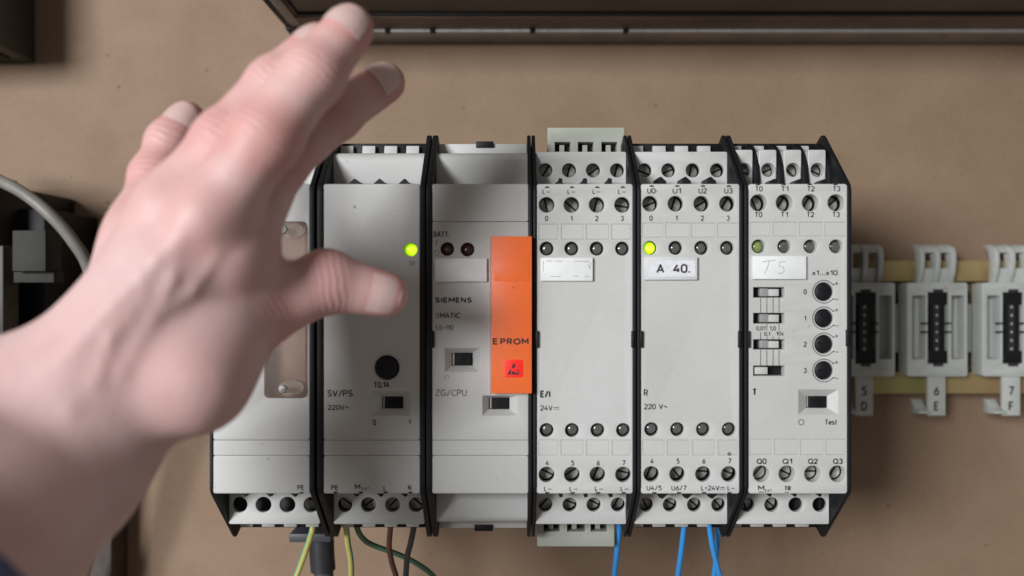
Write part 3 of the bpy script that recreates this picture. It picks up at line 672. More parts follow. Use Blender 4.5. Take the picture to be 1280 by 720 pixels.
UP3, LO3 = (683.3, 714.4, 746, 777.8), (683.3, 715, 747, 779)
r, x0, x1 = module_io('input_module', 'grey module printed E/I with a blank worn white label', 666.6, 671.2, 790.8, 795.2, UP3, LO3, (256, 593.3), (310.7, 537.7),
    (280, 299, ((673, 697.3), (702, 729.2), (733, 761), (765, 789.8))), (550, 569, ((673, 697.5), (701.5, 729.3), (733.5, 761.3), (765.5, 789.8))),
    ('off',) * 4, 'hook', (681.8, 711.5, 741.5, 771.6), (681.7, 712.3, 742.3, 772.7))
for top, yy in ((True, (159.5, 190)), (False, (656, 683.2))):          # pale connector block behind the terminals
    q = 38.0
    (a, t), (c, bt) = XZ(684.5, yy[0], q), XZ(780.5, yy[1], q)
    if not top: a, c = XZ(671.7, 0, q)[0], XZ(768, 0, q)[0]
    if top: bt -= 6
    else: t += 6
    hl = []
    for s0_, s1_ in (((693.5, 713), (722.5, 742), (752, 771.5)) if top else ((679.5, 699.5), (709, 731.5), (738.5, 759))):
        (h0, ht), (h1, hb) = XZ(s0_, 177.5 if top else 646, q), XZ(s1_, 192 if top else 664.5, q)
        hl.append([(h0, hb), (h1, hb), (h1, ht), (h0, ht)])
    kb = plate('connector_block', [rrect(a, c, bt, t, .5)] + hl, D0 + q, 7, GREYB, r, .25)
    for h in hl:
        G().box(h[0][0] - .4, h[1][0] + .4, D0 + q + 7.02, D0 + q + 9, h[0][1] - .4, h[2][1] + .4).put('slot_back', DARKIN, kb)
        G().box(h[0][0] + 2.4, h[0][0] + 4.8, D0 + q + 3.0, D0 + q + 7, h[0][1] + .3, h[2][1] - .9, .2).put('slot_key', GREYB, kb)
(a, t), (c, bt) = XZ(675.5, 322, -1.6), XZ(741, 351.3, -1.6)
lp, _ = label_plate(675.8, 741, 322, 351.2, r, WHITE)
g = G(); y = D0 - 1.6 - EPS
def tr(*pts): g.ribbon([XZ(p, q_, -1.6) for p, q_ in pts], .2, y)
tr((683, 326.3), (690, 326.4)); tr((694, 326.6), (703, 326.5)); tr((718, 326.6), (737, 326.9)); tr((738, 328), (737.6, 337)); tr((679.2, 327), (679, 339)); tr((688, 345.6), (701, 345.6)); tr((716, 345.4), (723, 345.4)); tr((731, 345.6), (736, 345.2)); tr((735.5, 331), (737, 335))
g.put('label_outline', INKF, lp)
g = G()
for i, p in enumerate(UP3):
    tx(g, str(i), p, 273, 6.8); tx(g, 'L', p - 3.5, 239.5, 6, wpx=3.4); tx(g, '-', p + 2.2, 240, 1.0, wpx=5); arcmark(g, p + .6, 235)
for i, p in enumerate(LO3):
    tx(g, str(i + 4), p + .8, 578.7, 6.8); tx(g, 'L', p - 1.5, 611, 6, wpx=3.4); tx(g, '-', p + 4.2, 611.5, 1.0, wpx=5); arcmark(g, p + .6, 615, False)
tx(g, 'E/I', None, 492.6, 9, left=675.2, wpx=13.2, bold=.018); tx(g, '24V', None, 510, 6.6, left=675.3, wpx=15.5); dcbar(g, 695.5, 510.5, 7)
print_on(r, g)

UP4, LO4 = (812.6, 844.5, 876.8, 909), (814.3, 846.7, 879, 911.3)
r, x0, x1 = module_io('relay_module', 'grey module printed R and 220 V~ with a label reading A 40.', 796.7, 801.3, 924.2, 928.8, UP4, LO4, (254.6, 592.7), (309.8, 536.7),
    (278.6, 296.5, ((803, 829), (832.4, 862.6), (864.6, 894), (897.2, 923))), (550, 569, ((803, 830.5), (834.3, 861), (866, 893.3), (898, 923))),
    ('on', 'off', 'off', 'off'), 'wedge', (806, 835.7, 866.2, 896.6), (807.7, 837.7, 868, 898.3))
entry_row(x0, x1, True, r); entry_row(x0, x1, False, r)
lp, _ = label_plate(805.5, 871.8, 321, 349.8, r, LABG)
(a, t), (c, bt) = XZ(810.5, 325.6, -1.6), XZ(869.3, 345.6, -1.6)
G().box(a, c, D0 - 1.66, D0 - 1.5, bt, t).put('label_paper', PAPER, lp)
g = G(); tx(g, 'A', 825.5, 336, 11.5, q=-1.72, wpx=10.5, bold=.006); tx(g, '40.', 852.3, 335.6, 11.5, q=-1.72, wpx=22, bold=.006); g.put('label_text', INK, lp)
g = G()
for i, p in enumerate(UP4): tx(g, 'U%d' % i, p + 1.6, 238.6, 7, wpx=10.5); tx(g, str(i), p + 1.2, 272.7, 6.8); arcmark(g, p + 2, 233.6)
for i, p in enumerate(LO4): tx(g, str(i + 4), p + .8, 576.4, 6.8)
tx(g, 'R', 807.5, 491, 8.6, wpx=5.6); tx(g, '220 V~', None, 508.3, 6.8, left=805, wpx=29.5)
tx(g, 'U4/5', 817.7, 610, 6.4, wpx=19); tx(g, 'U6/7', 848.7, 610, 6.4, wpx=19); tx(g, 'L+24V', None, 610, 6.4, left=876.5, wpx=23); dcbar(g, 903, 610.5, 6); tx(g, 'L', 911, 610, 6.2, wpx=3.4); tx(g, '-', 916.3, 610.6, 1.0, wpx=4.5)
for p in (818, 848.7, 880, 912): arcmark(g, p, 615, False)
c = XZ(911.5, 567.5); g.ribbon(circle(c[0], c[1], .55, 14), .4, D0 - EPS, True)
print_on(r, g)

# ------------------------------------------------------------------ module 6: timers (right end)
def module_timer():
    r = thing('timer_module', 'rightmost grey module with four slide switches and four black dials, printed T', 'control module', at_module(930, 1064), GRP)
    x0, x1 = XZ(935.7, 0)[0], XZ(1059, 0)[0]
    base_parts(r, x0, x1)
    side_plate(XZ(930.4, 0)[0], x0 - .05, r); side_plate(x1 + .05, XZ(1064.2, 0)[0], r)
    up, lo_ = (948.3, 980.6, 1013.2, 1045.3), (951.7, 983.8, 1015.8, 1047.0)
    H = fields(277.6, 295, ((937.5, 963.5), (966.5, 996), (999.5, 1028.3), (1031.5, 1057.5)), r, x0, x1) + fields(549, 568.3, ((937.5, 964.5), (968.5, 997), (1001, 1029.5), (1033, 1057.5)), r, x0, x1)
    hu, hl = io_holes(up), io_holes(lo_)
    zu, zl, zd = XZ(0, 253.4)[1], XZ(0, 592.4)[1], XZ(0, 308)[1]
    sw = slide_switch(998, 1047.8, 487, 518, 1007.7, 1034, 495, 510, r)
    ys = ((359, 372), (391.2, 404.5), (424.2, 437), (457, 470)); slots = []
    for i, (ya, yb) in enumerate(ys):
        (a, t), (c, bt) = XZ(941.7, ya), XZ(981.3, yb); slots.append([(a, bt), (c, bt), (c, t), (a, t)])
        s = G().box(a - .6, c + .6, D0 + 5.25, D0 + 7, bt - .6, t + .6).put('range_switch', BLACK, r)
        k = (D0 + 1.8) / D0
        if i < 3:
            m0, m1, m2 = (XZ(p, 0)[0] * k for p in (950, 960.5, 973))
            G().box(m0, m1 + .02, D0 + 2.0, D0 + 5.25, bt + .5, t - .5, .15).put('slider', DEVM, s, smooth=True)
            G().box(m1 + .04, m2, D0 + 1.2, D0 + 5.25, bt + .6, t - .8, .2).put('slider_grip', GREY, s, smooth=True)
        else:
            m0, m2 = (XZ(p, 0)[0] * k for p in (942.8, 959))
            G().box(m0, m2, D0 + 1.2, D0 + 5.25, bt + .6, t - .8, .2).put('slider_grip', GREY, s, smooth=True)
    pots = [XZ(1030, p) for p in (364.7, 397.8, 430.4, 463.2)]
    loops = [rrect(x0, x1, FB, FT, 1.2)] + [circle(h, zu, 3.7) for h in hu] + [circle(h, zl, 3.6) for h in hl] + [circle(h, zd, 3.0) for h in hu]
    loops += H + [sw] + slots + [circle(p[0], p[1], 4.1) for p in pots]
    plate('front_cover', loops, D0, 5.2, GREY, r, 0.22)
    for h in hu: screw(h, zu, 7.2, r)
    for h, a in zip(hl, (-48, 25, 0, -60)): screw(h, zl, 6.0, r, a)
    for i, h in enumerate(hu): led(h, zd, 3.0, r, 'dim' if i == 0 else 'off', 'pale green lamp' if i == 0 else None)
    for x, z in pots:
        d = G().lathe(x, z, [(0, D0 + .6), (3.3, D0 + .6), (3.7, D0 + .9), (3.85, D0 + 1.4), (3.9, D0 + 6)], 32).put('dial', BLACK, r, smooth=True)
        G().box(x - 2.6, x + 2.6, D0 + .35, D0 + .62, z - .45, z + .45, .12, 1).put('dial_grip', BLACK, d).rotation_euler = (0, R(random.uniform(0, 180)), 0)
    # upper terminals: four grey blocks between black partitions
    tu = [XZ(p, 0, QT)[0] for p in (930.8, 960.6, 991.6, 1022.2)]
    for h in tu:
        plate('upper_terminal', [rrect(h - 4.35, h + 3.7, FT - 4, UT + .9, .9), circle(h, 53.9, 3.15)], D0 + QT, 5.2, GREY, r, .35)
        screw(h, 53.9, QT + 6.4, r)
    for i, h in enumerate(tu):
        a, c = h + 3.9, h + 6.7
        y = D0 + 16
        prof = [(y + 2, FT - 4), (y + 1, FT + 2), (y + 2.5, 56), (y + 5.5, 61), (y + 10, 65.3), (y + 15, 68.0), (y + 30, 68.6), (y + 30, FT - 4)]
        G().prism_x(prof, a, c, .35).put('partition', BLACK, r, smooth=True)
    tl = [XZ(p, 0, QT)[0] for p in (934.3, 964.8, 995, 1025)]
    step_block(x0, x1 - .2, False, tl, r, 'lower_terminal', rad=3.3)
    for h, a in ((tl[0], 80), (tl[1], 40)): screw(h, -98.9, QT + 6.0, r, a)
    clips([h - 2.3 for h in tu[1:]], r, True, 'big'); clips([(tl[i] + tl[i + 1]) / 2 - .5 for i in range(3)], r, False, 'big')
    entry_row(x0, x1, True, r); entry_row(x0, x1, False, r)
    latch(934.2, 937, r); latch(1057, 1061, r, 412, 433)
    lp, _ = label_plate(941, 1008, 320, 349, r, WHITE)
    g = G(); y = D0 - 1.6 - EPS
    for st in (((953, 327.5), (962, 325.8), (969, 325.5)), ((961.5, 326.2), (959.5, 334), (956, 342)), ((982, 326.8), (975, 327.6), (973.5, 333), (978.5, 333.5), (980.5, 338), (977, 342), (972, 341.2))):
        g.ribbon([XZ(a, b_, -1.6) for a, b_ in st], .3, y)
    g.put('pencil_writing', PENCIL, lp)
    g = G()
    for i, p in enumerate(up): tx(g, 'T%d' % i, p + .4, 236, 6.8, wpx=9.5); tx(g, 'T%d' % i, p - .2, 268.2, 6.8, wpx=9.5); arcmark(g, p - 1, 231.5)
    for i, p in enumerate(lo_): tx(g, 'Q%d' % i, p + .3, 576.6, 7.0, wpx=12.5, bold=.008)
    tx(g, 'x1...x10', 1031, 341, 6.6, wpx=32, bold=.004); tx(g, 'T', 943.3, 490, 9, bold=.02)
    for i, (x, z) in enumerate(pots):
        py = 360 - z / S0
        tx(g, str(i), 1006.5, py, 6.6)
        g.ribbon([(x + 4.9 * math.cos(R(a)), z + 4.9 * math.sin(R(a))) for a in range(38, 323, 8)], .3, D0 - EPS)
        for s in (1, -1): g.ribbon([(x + 4.9 * math.cos(R(40 * s)) - .1, z + 4.9 * math.sin(R(40 * s))), (x + 5.5 * math.cos(R(34 * s)), z + 5.5 * math.sin(R(34 * s)))], .45, D0 - EPS)
        tx(g, '+', 1045.7, py - 10.3, 4.2); tx(g, '-', 1045.9, py + 9.6, .9, wpx=4)
    lines = (950.8, 958.5, 966.3, 973.8)
    for a, c in ((372.3, 391), (437.3, 456.8)):
        for p in lines: g.ribbon([XZ(p, a), XZ(p, c)], .26, D0 - EPS)
    g.ribbon([XZ(958.5, 404.7), XZ(958.5, 413)], .26, D0 - EPS); g.ribbon([XZ(973.8, 404.7), XZ(973.8, 413)], .26, D0 - EPS)
    g.ribbon([XZ(950.8, 415), XZ(950.8, 424)], .26, D0 - EPS); g.ribbon([XZ(966.3, 420.5), XZ(966.3, 424)], .26, D0 - EPS); g.ribbon([XZ(958.5, 421), XZ(958.5, 424)], .26, D0 - EPS); g.ribbon([XZ(973.8, 421), XZ(973.8, 424)], .26, D0 - EPS)
    tx(g, '0,01', 951, 410.4, 5.4, wpx=11.5); tx(g, '1,0', 966, 410.4, 5.4, wpx=8); tx(g, '0,1', 959, 417.3, 5.2, wpx=7.5); tx(g, '10s', 974.8, 417, 5, wpx=9.5)
    c = XZ(1001.5, 527.8); g.ribbon(circle(c[0], c[1], 1.15, 20), .3, D0 - EPS, True); tx(g, 'Test', 1038.7, 527.6, 7, wpx=15.5)
    tx(g, 'M', 951.5, 610, 6.4, wpx=8, bold=.015); tx(g, 'EXT', 960.5, 613.4, 3.6, wpx=9); tx(g, 'TR', 984.5, 610.6, 6.4, wpx=8.5, bold=.015)
    g.ribbon([XZ(948, 615), XZ(955, 615)], .35, D0 - EPS); g.ribbon([XZ(981, 615.4), XZ(986, 615.4)], .35, D0 - EPS)
    print_on(r, g)
module_timer()

# ------------------------------------------------------------------ rail and bus sockets
def prof_rail():
    zt, zm1, zm2, zb = 17.2, 4.2, -53.2, -66.6; y = 505.0
    prof = [(y, zt), (y, zm1), (DB - 5, zm1), (DB - 5, zm2), (y, zm2), (y, zb), (y + 2, zb), (y + 2, zm2 - 2), (DB - 3, zm2 - 2), (DB - 3, zm1 + 2), (y + 2, zm1 + 2), (y + 2, zt)]
    g = G(); g.prism_x(prof, -140, 372, .25)
    o = g.put('mounting_rail', RAIL, None, smooth=True)
    return tag(o, 'yellowish zinc plated mounting rail running behind the grey bus sockets', 'mounting rail')
prof_rail()
def bus_socket(cx, t1, t2, label):
    d = 494.0; k = d / FPX
    r = thing('bus_socket', label, 'bus socket', (cx, 515, -79), 'empty grey bus sockets on the rail')
    def q(lx): return cx + (lx - 338) / 2.77 * k          # x from a zoomed picture of the middle socket
    def z(ly): return (360 - (280 + ly / 2.77)) * k
    win1 = rrect(q(251), q(297), z(468), z(248), .3, 2); win2 = rrect(q(387), q(431), z(468), z(248), .3, 2); mid = rrect(q(304), q(376), z(484), z(236), .3, 2)
    plate('frame', [rrect(q(233), q(442), z(528), z(203), 1.6), win1, win2, mid], d, 9, SOCK, r, .35)
    G().box(q(236), q(439), d + 9.02, d + 12, z(524), z(207)).put('back_panel', SOCK, r)
    for a, c in ((262, 420),):
        G().box(q(a), q(c), d - .5, d + .3, z(226), z(214), .15).put('rib', SOCK, r, smooth=True); G().box(q(a), q(c), d - .5, d + .3, z(518), z(506), .15).put('rib', SOCK, r, smooth=True)
    con = plate('connector', [[(q(305), z(236)), (q(375), z(236)), (q(375), z(279)), (q(364), z(279)), (q(364), z(440)), (q(375), z(440)), (q(375), z(483)), (q(305), z(483)), (q(305), z(440)), (q(316), z(440)), (q(316), z(279)), (q(305), z(279))]],
                d + 1.2, 7.5, BLACK, r, .2)
    for s, f in ((225, 238), (481, 493)):
        G().box(q(322), q(357), d - .25, d + 1, z(f), z(s)).put('notch', DARKIN, r)
    for i in range(6): G().box(q(334.5), q(340), d + .6, d + 1.3, z(287 + 29 * i + 4), z(287 + 29 * i - 3), .08, 1).put('pin', CHROME, con)
    G().box(q(327), q(347), d + 1.02, d + 1.25, z(442), z(278)).put('pin_slot', DARKIN, con)
    for yy in (344, 374):
        G().box(q(280), q(306), d - .3, d + 1, z(yy + 3), z(yy - 3)).put('clip_arm', BLACK, r); G().box(q(364), q(384), d - .3, d + 1, z(yy + 3), z(yy - 3)).put('clip_arm', BLACK, r)
    # label tongue
    tg = G().box(q(308), q(370), d + 1.5, d + 4, z(665), z(520), .3).put('label_tongue', SOCK, r, smooth=True)
    g = G(); text(g, t1, q(338), z(579), 33 / 2.77 * k, d + 1.45, None, .002); text(g, t2, q(338), z(632), 33 / 2.77 * k, d + 1.45, None, .002); g.put('lettering', INK, tg)
    G().prism_x([(d + 4, z(660)), (d - 2, z(655)), (d - 2, z(648)), (d + 3, z(640)), (d + 8, z(612)), (d + 10, z(612)), (d + 10, z(660))], q(268), q(306), .3).put('release_hook', SOCK, r, smooth=True)
    # curved claw gripping the rail: three prongs joined by two webs with windows
    def curve_prof(o): return [(d + 6 - o, z(205)), (d + 3.5 - o, z(170)), (d + 2.2 - o, z(130)), (d + 2.6 - o, z(98)), (d + 4.4 - o, z(80)), (d + 8, z(69)), (d + 14, z(69)), (d + 14, z(78)), (d + 11, z(84)), (d + 9, z(100)), (d + 7.5, z(132)), (d + 8, z(170)), (d + 9, z(205))]
    for a, c in ((281, 297), (334, 352), (388, 406)):
        G().prism_x(curve_prof(1.5), q(a), q(c), .35).put('claw_prong', SOCK, r, smooth=True)
    for a, c in ((297.5, 333.5), (352.5, 387.5)):
        p = curve_prof(0.0)
        G().prism_x([(y, zz) for y, zz in p if zz > z(126)] , q(a), q(c), 0).put('claw_web', SOCK, r, smooth=True)
        G().prism_x([(d + 4, z(153)), (d + 6, z(206)), (d + 9, z(206)), (d + 8, z(153))], q(a), q(c), 0).put('claw_web', SOCK, r, smooth=True)
    # bus link box on the side
    G().box(q(197), q(231), d + 11, d + 22, z(450), z(278), .6).put('bus_link', SOCK, r, smooth=True)
    G().box(q(190), q(232.5), d + 14, d + 24, z(500), z(230), .4).put('link_base', BLACK, r, smooth=True)
bus_socket(218.1, '5', 'D', 'empty grey bus socket marked 5 D, beside the timer module')
bus_socket(262.9, '6', 'E', 'empty grey bus socket marked 6 E, middle of the three')
bus_socket(309.2, '7', 'F', 'empty grey bus socket marked 7 F, cut by the right edge')

# ------------------------------------------------------------------ wires
def wire(name, label, pts, r, m, group='wires hanging from the lower terminals', stripe=None):
    P = [PT(*p) for p in pts]
    if stripe:
        root = thing(name, label, 'wire', tuple(P[0]), group)
        G().tube(P, r, 14, 8).put('insulation', m, root, smooth='all')
        G().tube(P, r * 1.012, 7, 8, arc=stripe).put('green_stripe', WSTR, root, smooth='all')
        return root
    o = G().tube(P, r, 14, 8).put(name, m, None, smooth='all')
    return tag(o, label, 'wire', group)
wire('wire', 'yellow wire with a green stripe in front of the black cable sleeve', [(392, 640, 380), (391, 657, 381), (389, 668, 381), (381, 692, 386), (370, 722, 392), (355, 765, 400)], 1.45, WYEL, stripe=(3.4, 4.5))
wire('wire', 'yellow wire right of the black cable sleeve', [(431, 640, 380), (432.5, 657, 381), (435, 680, 384), (438.5, 700, 388), (439, 725, 394), (437, 770, 405)], 1.4, WYEL, stripe=(1.1, 2.1))
wire('wire', 'dark green wire bending away to the right', [(444, 640, 384), (446, 658, 386), (452, 671, 390), (465, 681, 396), (500, 694, 404), (525, 707, 410), (545, 724, 416), (580, 770, 424)], 1.35, WGRN)
wire('wire', 'reddish brown wire under the SV/PS module', [(489.5, 640, 380), (488, 660, 382), (486.5, 684, 386), (490, 704, 391), (496, 725, 397), (503, 770, 405)], 1.35, WBRN)
wire('wire', 'black wire beside the reddish brown one', [(519, 640, 380), (517, 660, 382), (513, 680, 386), (509, 697, 390), (507, 725, 397), (504, 770, 405)], 1.45, WBLK)
BG = 'bright blue wires under the right hand modules'
wire('wire', 'blue wire alone under the E/I module', [(774.5, 640, 384), (774, 657, 386), (772, 680, 389), (767.5, 722, 396), (760, 780, 404)], 1.32, WBLUE, BG)
wire('wire', 'blue wire under the middle of the R module, left of a crossing pair', [(856.5, 640, 380), (855, 658, 382), (852, 685, 386), (847, 722, 392), (839, 780, 400)], 1.3, WBLUE, BG)
wire('wire', 'blue wire crossing in front of its neighbour under the R module', [(885.5, 640, 379), (886.8, 658, 380), (891, 685, 383), (900, 722, 388), (914, 780, 396)], 1.3, WBLUE, BG)
wire('wire', 'blue wire crossing behind its neighbour under the R module', [(898.5, 640, 386), (898, 658, 388), (896, 685, 391), (892.5, 722, 396), (886, 780, 404)], 1.3, WBLUE, BG)

# sleeved cable behind the wires
t = thing('sleeved_cable', 'slate grey cable in a black sleeve hanging below the left modules', 'cable', tuple(PT(401, 664, 430)))
(a, z1), (c, z0) = XZ(364.5, 663.5, 74), XZ(416, 674.5, 74)
G().box(a, c, 415, 440, z0, z1, .8).put('collar', CABDG, t, smooth=True)
G().tube([PT(402, 670, 430), PT(402.5, 692, 430), PT(404, 712.5, 430)], 6.6, 20).put('sleeve', SLEEVEB, t, smooth=True)
G().tube([PT(404, 700, 431), PT(405, 730, 431), PT(405, 800, 432)], 5.1, 20).put('sheath', CABDG, t, smooth=True)
G().tube([PT(398, 655, 445), PT(401, 664, 435), PT(402, 672, 430)], 4.6, 16).put('neck', SLEEVEB, t, smooth=True)

# ------------------------------------------------------------------ metal case on the board above
def metal_case():
    X0, Z0 = -139.0, 160.0; X1 = 430.0; yb = DB - .5; yf = yb - 86
    r = thing('metal_case', 'dark metal framed case on the board along the top edge', 'case', ((X0 + X1) / 2, DB, Z0))
    G().box(X0 + 1.2, X1, yf, yb, Z0 + 4, Z0 + 120, .5).put('case_body', CASEB, r)
    G().box(X0 + 13, X1, yf + 1, DB - 53, Z0 + 2.4, Z0 + 3.9).put('dark_panel', CASEB, r)
    # frame strips on the underside, seen edge on from the front
    G().box(X0, X1, DB - 24, yb, Z0, Z0 + 3.9, .35).put('flange', STEEL, r, smooth=True)
    G().box(X0 + 8, X1, DB - 27.3, DB - 24.2, Z0 - 0.9, Z0 + 3.9, .3).put('bright_edge', CHROME, r, smooth=True)
    G().box(X0 + 10, X1, DB - 49, DB - 28.2, Z0 + .7, Z0 + 3.9, .4).put('inner_strip', BROWNM, r, smooth=True)
    G().box(X0 + 10, X1, DB - 52.5, DB - 49.3, Z0 + 1.2, Z0 + 3.9, .3).put('gasket', BLACK, r, smooth=True)
    G().box(X0, X0 + 3.2, yf + .5, DB - 24.2, Z0 + .2, Z0 + 3.9, .3).put('side_gasket', BLACK, r, smooth=True)
    G().box(X0 + 3.3, X0 + 10, yf + .5, DB - 28.2, Z0 + .4, Z0 + 3.9, .4).put('side_strip', STEEL, r, smooth=True)
    G().box(X0 + 10.1, X0 + 12.9, yf + .8, DB - 53, Z0 + 1.0, Z0 + 3.9, .3).put('side_gasket', BLACK, r, smooth=True)
    G().box(X0 - .6, X0 + 9.5, DB - 32, DB - 12, Z0 - .8, Z0 + 4.5, .6).put('corner_piece', BLACK, r, smooth=True)
    for x in (60, 88, 150, 208):
        G().box(X0 + x, X0 + x + 3.5, DB - 27.8, DB - 23.9, Z0 - 1.1, Z0 + 1, .2).put('edge_gap', BLACK, r)
metal_case()

# ------------------------------------------------------------------ things at the left edge
def left_things():
    X1, Z0 = -312.0, 147.5
    r = thing('wall_box', 'dark grey box on the board in the top left corner', 'box', (X1 - 60, DB, Z0))
    G().box(X1 - 150, X1, DB - 62, DB - .4, Z0, Z0 + 140, .8).put('box_body', DGREY, r, smooth=True)
    G().box(X1 - 150, X1 - 9, DB - 60, DB - 12, Z0 - 1.4, Z0 - .1, .3).put('base_strip', BLACK, r, smooth=True)
    g = G(); s = []
    x = X1 - .1
    G().lathe(X1 - 30, Z0 + 20, [(0, DB - 64.5), (2.6, DB - 64), (3.2, DB - 62)], 20).put('box_screw', SCREW, r, smooth=True)
    r = thing('contactor', 'dark contactor with shaded grey blocks at the left edge, under a pale cable', 'contactor', (-305, DB, -40))
    G().box(-420, -286, DB - 78, DB - .4, -78, 58, 1.0).put('contactor_body', BLACK, r, smooth=True)
    G().box(-420, -297, DB - 96, DB - 78.2, 40, 49, .6).put('top_ledge', DEVG, r, smooth=True)
    G().box(-288, -271, DB - 60, DB - .4, -60, 46, .8).put('side_block', BLACK, r, smooth=True)
    G().box(-420, -305, DB - 78.3, DB - 30, 58.2, 66, .6).put('upper_cap', DGREY, r, smooth=True)
    xa, za = (15 - 640) * .43, (360 - 288) * .43
    G().box(xa, xa + 18, 430, 445.8, za - 22, za, .7).put('terminal_block', DEVG, r, smooth=True)
    G().box(xa - 3, xa + 19, 436, 445.9, za - 28, za - 22.2, .4).put('terminal_foot', DEVG, r, smooth=True)
    G().box(xa - 22, xa - 6, 432, 445.9, za - 60, za - 8, .7).put('terminal_post', DGREY, r, smooth=True)
    o = G().tube([PT(-80, 205, 470), PT(-30, 213, 452), PT(0, 226, 440), (PT(30, 242, 436)), PT(62, 268, 436), PT(90, 300, 440), PT(112, 340, 446), PT(125, 420, 455), PT(122, 560, 470), PT(112, 680, 480), PT(100, 740, 484), PT(80, 850, 488)], 3.3, 18, 10).put('pale_cable', CABG, None, smooth='all')
    tag(o, 'pale grey cable looping over the dark contactor and down behind the hand', 'cable')
    o = G().box(-275, -251.5, DB - 22, DB - .4, -400, -120, .8).put('dark_strip', DBROWN, None, smooth=True)  # upright dark brown strip on the board
    tag(o, 'dark brown strip on the board at the bottom left, behind the wrist', 'batten')
left_things()

# ------------------------------------------------------------------ the hand
def hand():
    HS = 1.04
    J = lambda *p: np.array(PT(p[0], p[1], p[2] * HS))
    # finger chains: (px, py, distance) and radius in mm; back of a left hand towards the camera
    fingers = {
        'pinky': ([(176, 292, 257), (196, 222, 268), (213, 178, 273), (233, 149, 276)], [9.0, 8.2, 7.4, 6.5]),
        'ring': ([(215, 262, 246), (282, 178, 247), (345, 108, 252), (398, 58, 258)], [10.5, 9.6, 8.8, 7.6]),
        'middle': ([(262, 275, 240), (333, 172, 241), (392, 93, 246), (437, 36, 253)], [10.8, 10.0, 9.1, 7.8]),
        'index': ([(292, 318, 248), (345, 205, 268), (418, 143, 280), (481, 103, 288)], [10.8, 9.7, 8.8, 7.5]),
        'thumb': ([(240, 470, 243), (322, 392, 262), (408, 352, 272), (482, 368, 279)], [14.0, 11.0, 10.2, 8.0]),
    }
    wr = J(36, 562, 228); el = J(-330, 905, 155)
    ax = (J(240, 285, 245) - wr); axn = ax / np.linalg.norm(ax)
    side = np.cross(axn, [0, 1, 0]); side /= np.linalg.norm(side)
    prims = []                                       # palm: (a, b, ra, rb)
    for s, ra in ((-13, 18.0), (0, 19.5), (13, 18.0)):
        f = el - wr
        prims.append((wr + side * s, wr + side * s * 1.35 + f, ra, ra + 12))
    for k, (off, ra, rb) in {'pinky': (-19, 15, 11.5), 'ring': (-8, 16, 12.0), 'middle': (3, 16, 12.0), 'index': (14, 16, 12.0)}.items():
        prims.append((wr + side * off, J(*fingers[k][0][0]) + np.array([0, 3.0, 0]), ra, rb))
    prims.append((wr + side * 15 + axn * 8, J(*fingers['thumb'][0][0]), 17, 15.5))
    prims.append((J(*fingers['thumb'][0][0]), J(300, 335, 256), 13, 9))         # web to the index finger
    prims.append((wr + side * -17 + axn * 12 + np.array([0, 8, 0]), J(178, 330, 262), 14, 12))
    prims.append((J(215, 420, 262), J(250, 330, 262), 16, 12))                  # palm pad
    bumps = [(J(*fingers[k][0][0]) - np.array([0, 6.0, 0]), r_) for k, r_ in (('pinky', 6.0), ('ring', 7.0), ('middle', 7.5), ('index', 7.5))]
    # grid
    prims = [(a, b_, ra * HS, rb * HS) for a, b_, ra, rb in prims]; fingers = {k: (c, [r_ * HS for r_ in rr]) for k, (c, rr) in fingers.items()}
    lo_c = np.array([-245.0, 180.0, -172.0]); hi_c = np.array([-28.0, 322.0, 112.0]); h = 1.4
    n = np.ceil((hi_c - lo_c) / h).astype(int) + 1
    gx, gy, gz = (np.linspace(lo_c[i], lo_c[i] + h * (n[i] - 1), n[i], dtype=np.float32) for i in range(3))
    X, Y, Z = np.meshgrid(gx, gy, gz, indexing='ij')
    def cone(a, b, ra, rb):
        ab = (b - a).astype(np.float32); a = a.astype(np.float32); L2 = float(ab @ ab)
        t = np.clip(((X - a[0]) * ab[0] + (Y - a[1]) * ab[1] + (Z - a[2]) * ab[2]) / L2, 0, 1)
        return np.sqrt((X - a[0] - t * ab[0]) ** 2 + (Y - a[1] - t * ab[1]) ** 2 + (Z - a[2] - t * ab[2]) ** 2) - (ra + t * (rb - ra))
    def smin(p, q, k):
        hh = np.clip(0.5 + 0.5 * (q - p) / k, 0, 1)
        return q + (p - q) * hh - k * hh * (1 - hh)
    P = None
    for a, b_, ra, rb in prims:
        c = cone(a, b_, ra, rb); P = c if P is None else smin(P, c, 9.0)
    for a, r_ in bumps: P = smin(P, cone(a, a + np.array([.1, 0, .1]), r_, r_), 5.0)
    P0 = P
    for k in ('ring', 'middle', 'index', 'pinky'):                              # tendons on the back of the hand
        a = wr + axn * 22 + side * {'pinky': -9, 'ring': -4, 'middle': 2, 'index': 8}[k] - np.array([0, 16.5, 0])
        b_ = J(*fingers[k][0][0]) - np.array([0, 9.5, 0]); P = smin(P, cone(a, b_, 0.9, 1.6), 4.0)
    for vs in (((150, 470), (190, 400), (215, 350), (228, 300)), ((120, 480), (140, 420), (180, 370), (196, 318)), ((190, 400), (240, 365), (272, 318))):   # veins
        for p, q in zip(vs, vs[1:]):
            def onskin(v):                      # first surface met on the sight line
                for dd in np.arange(180, 275, .7):
                    c = J(v[0], v[1], dd); ii = np.round((c - lo_c) / h).astype(int)
                    if (ii >= 0).all() and (ii < n).all() and P0[tuple(ii)] < 0: return c
                return J(v[0], v[1], 235)
            P = smin(P, cone(onskin(p), onskin(q), 0.45, 0.45), 2.6)
    T = P
    ends = {}
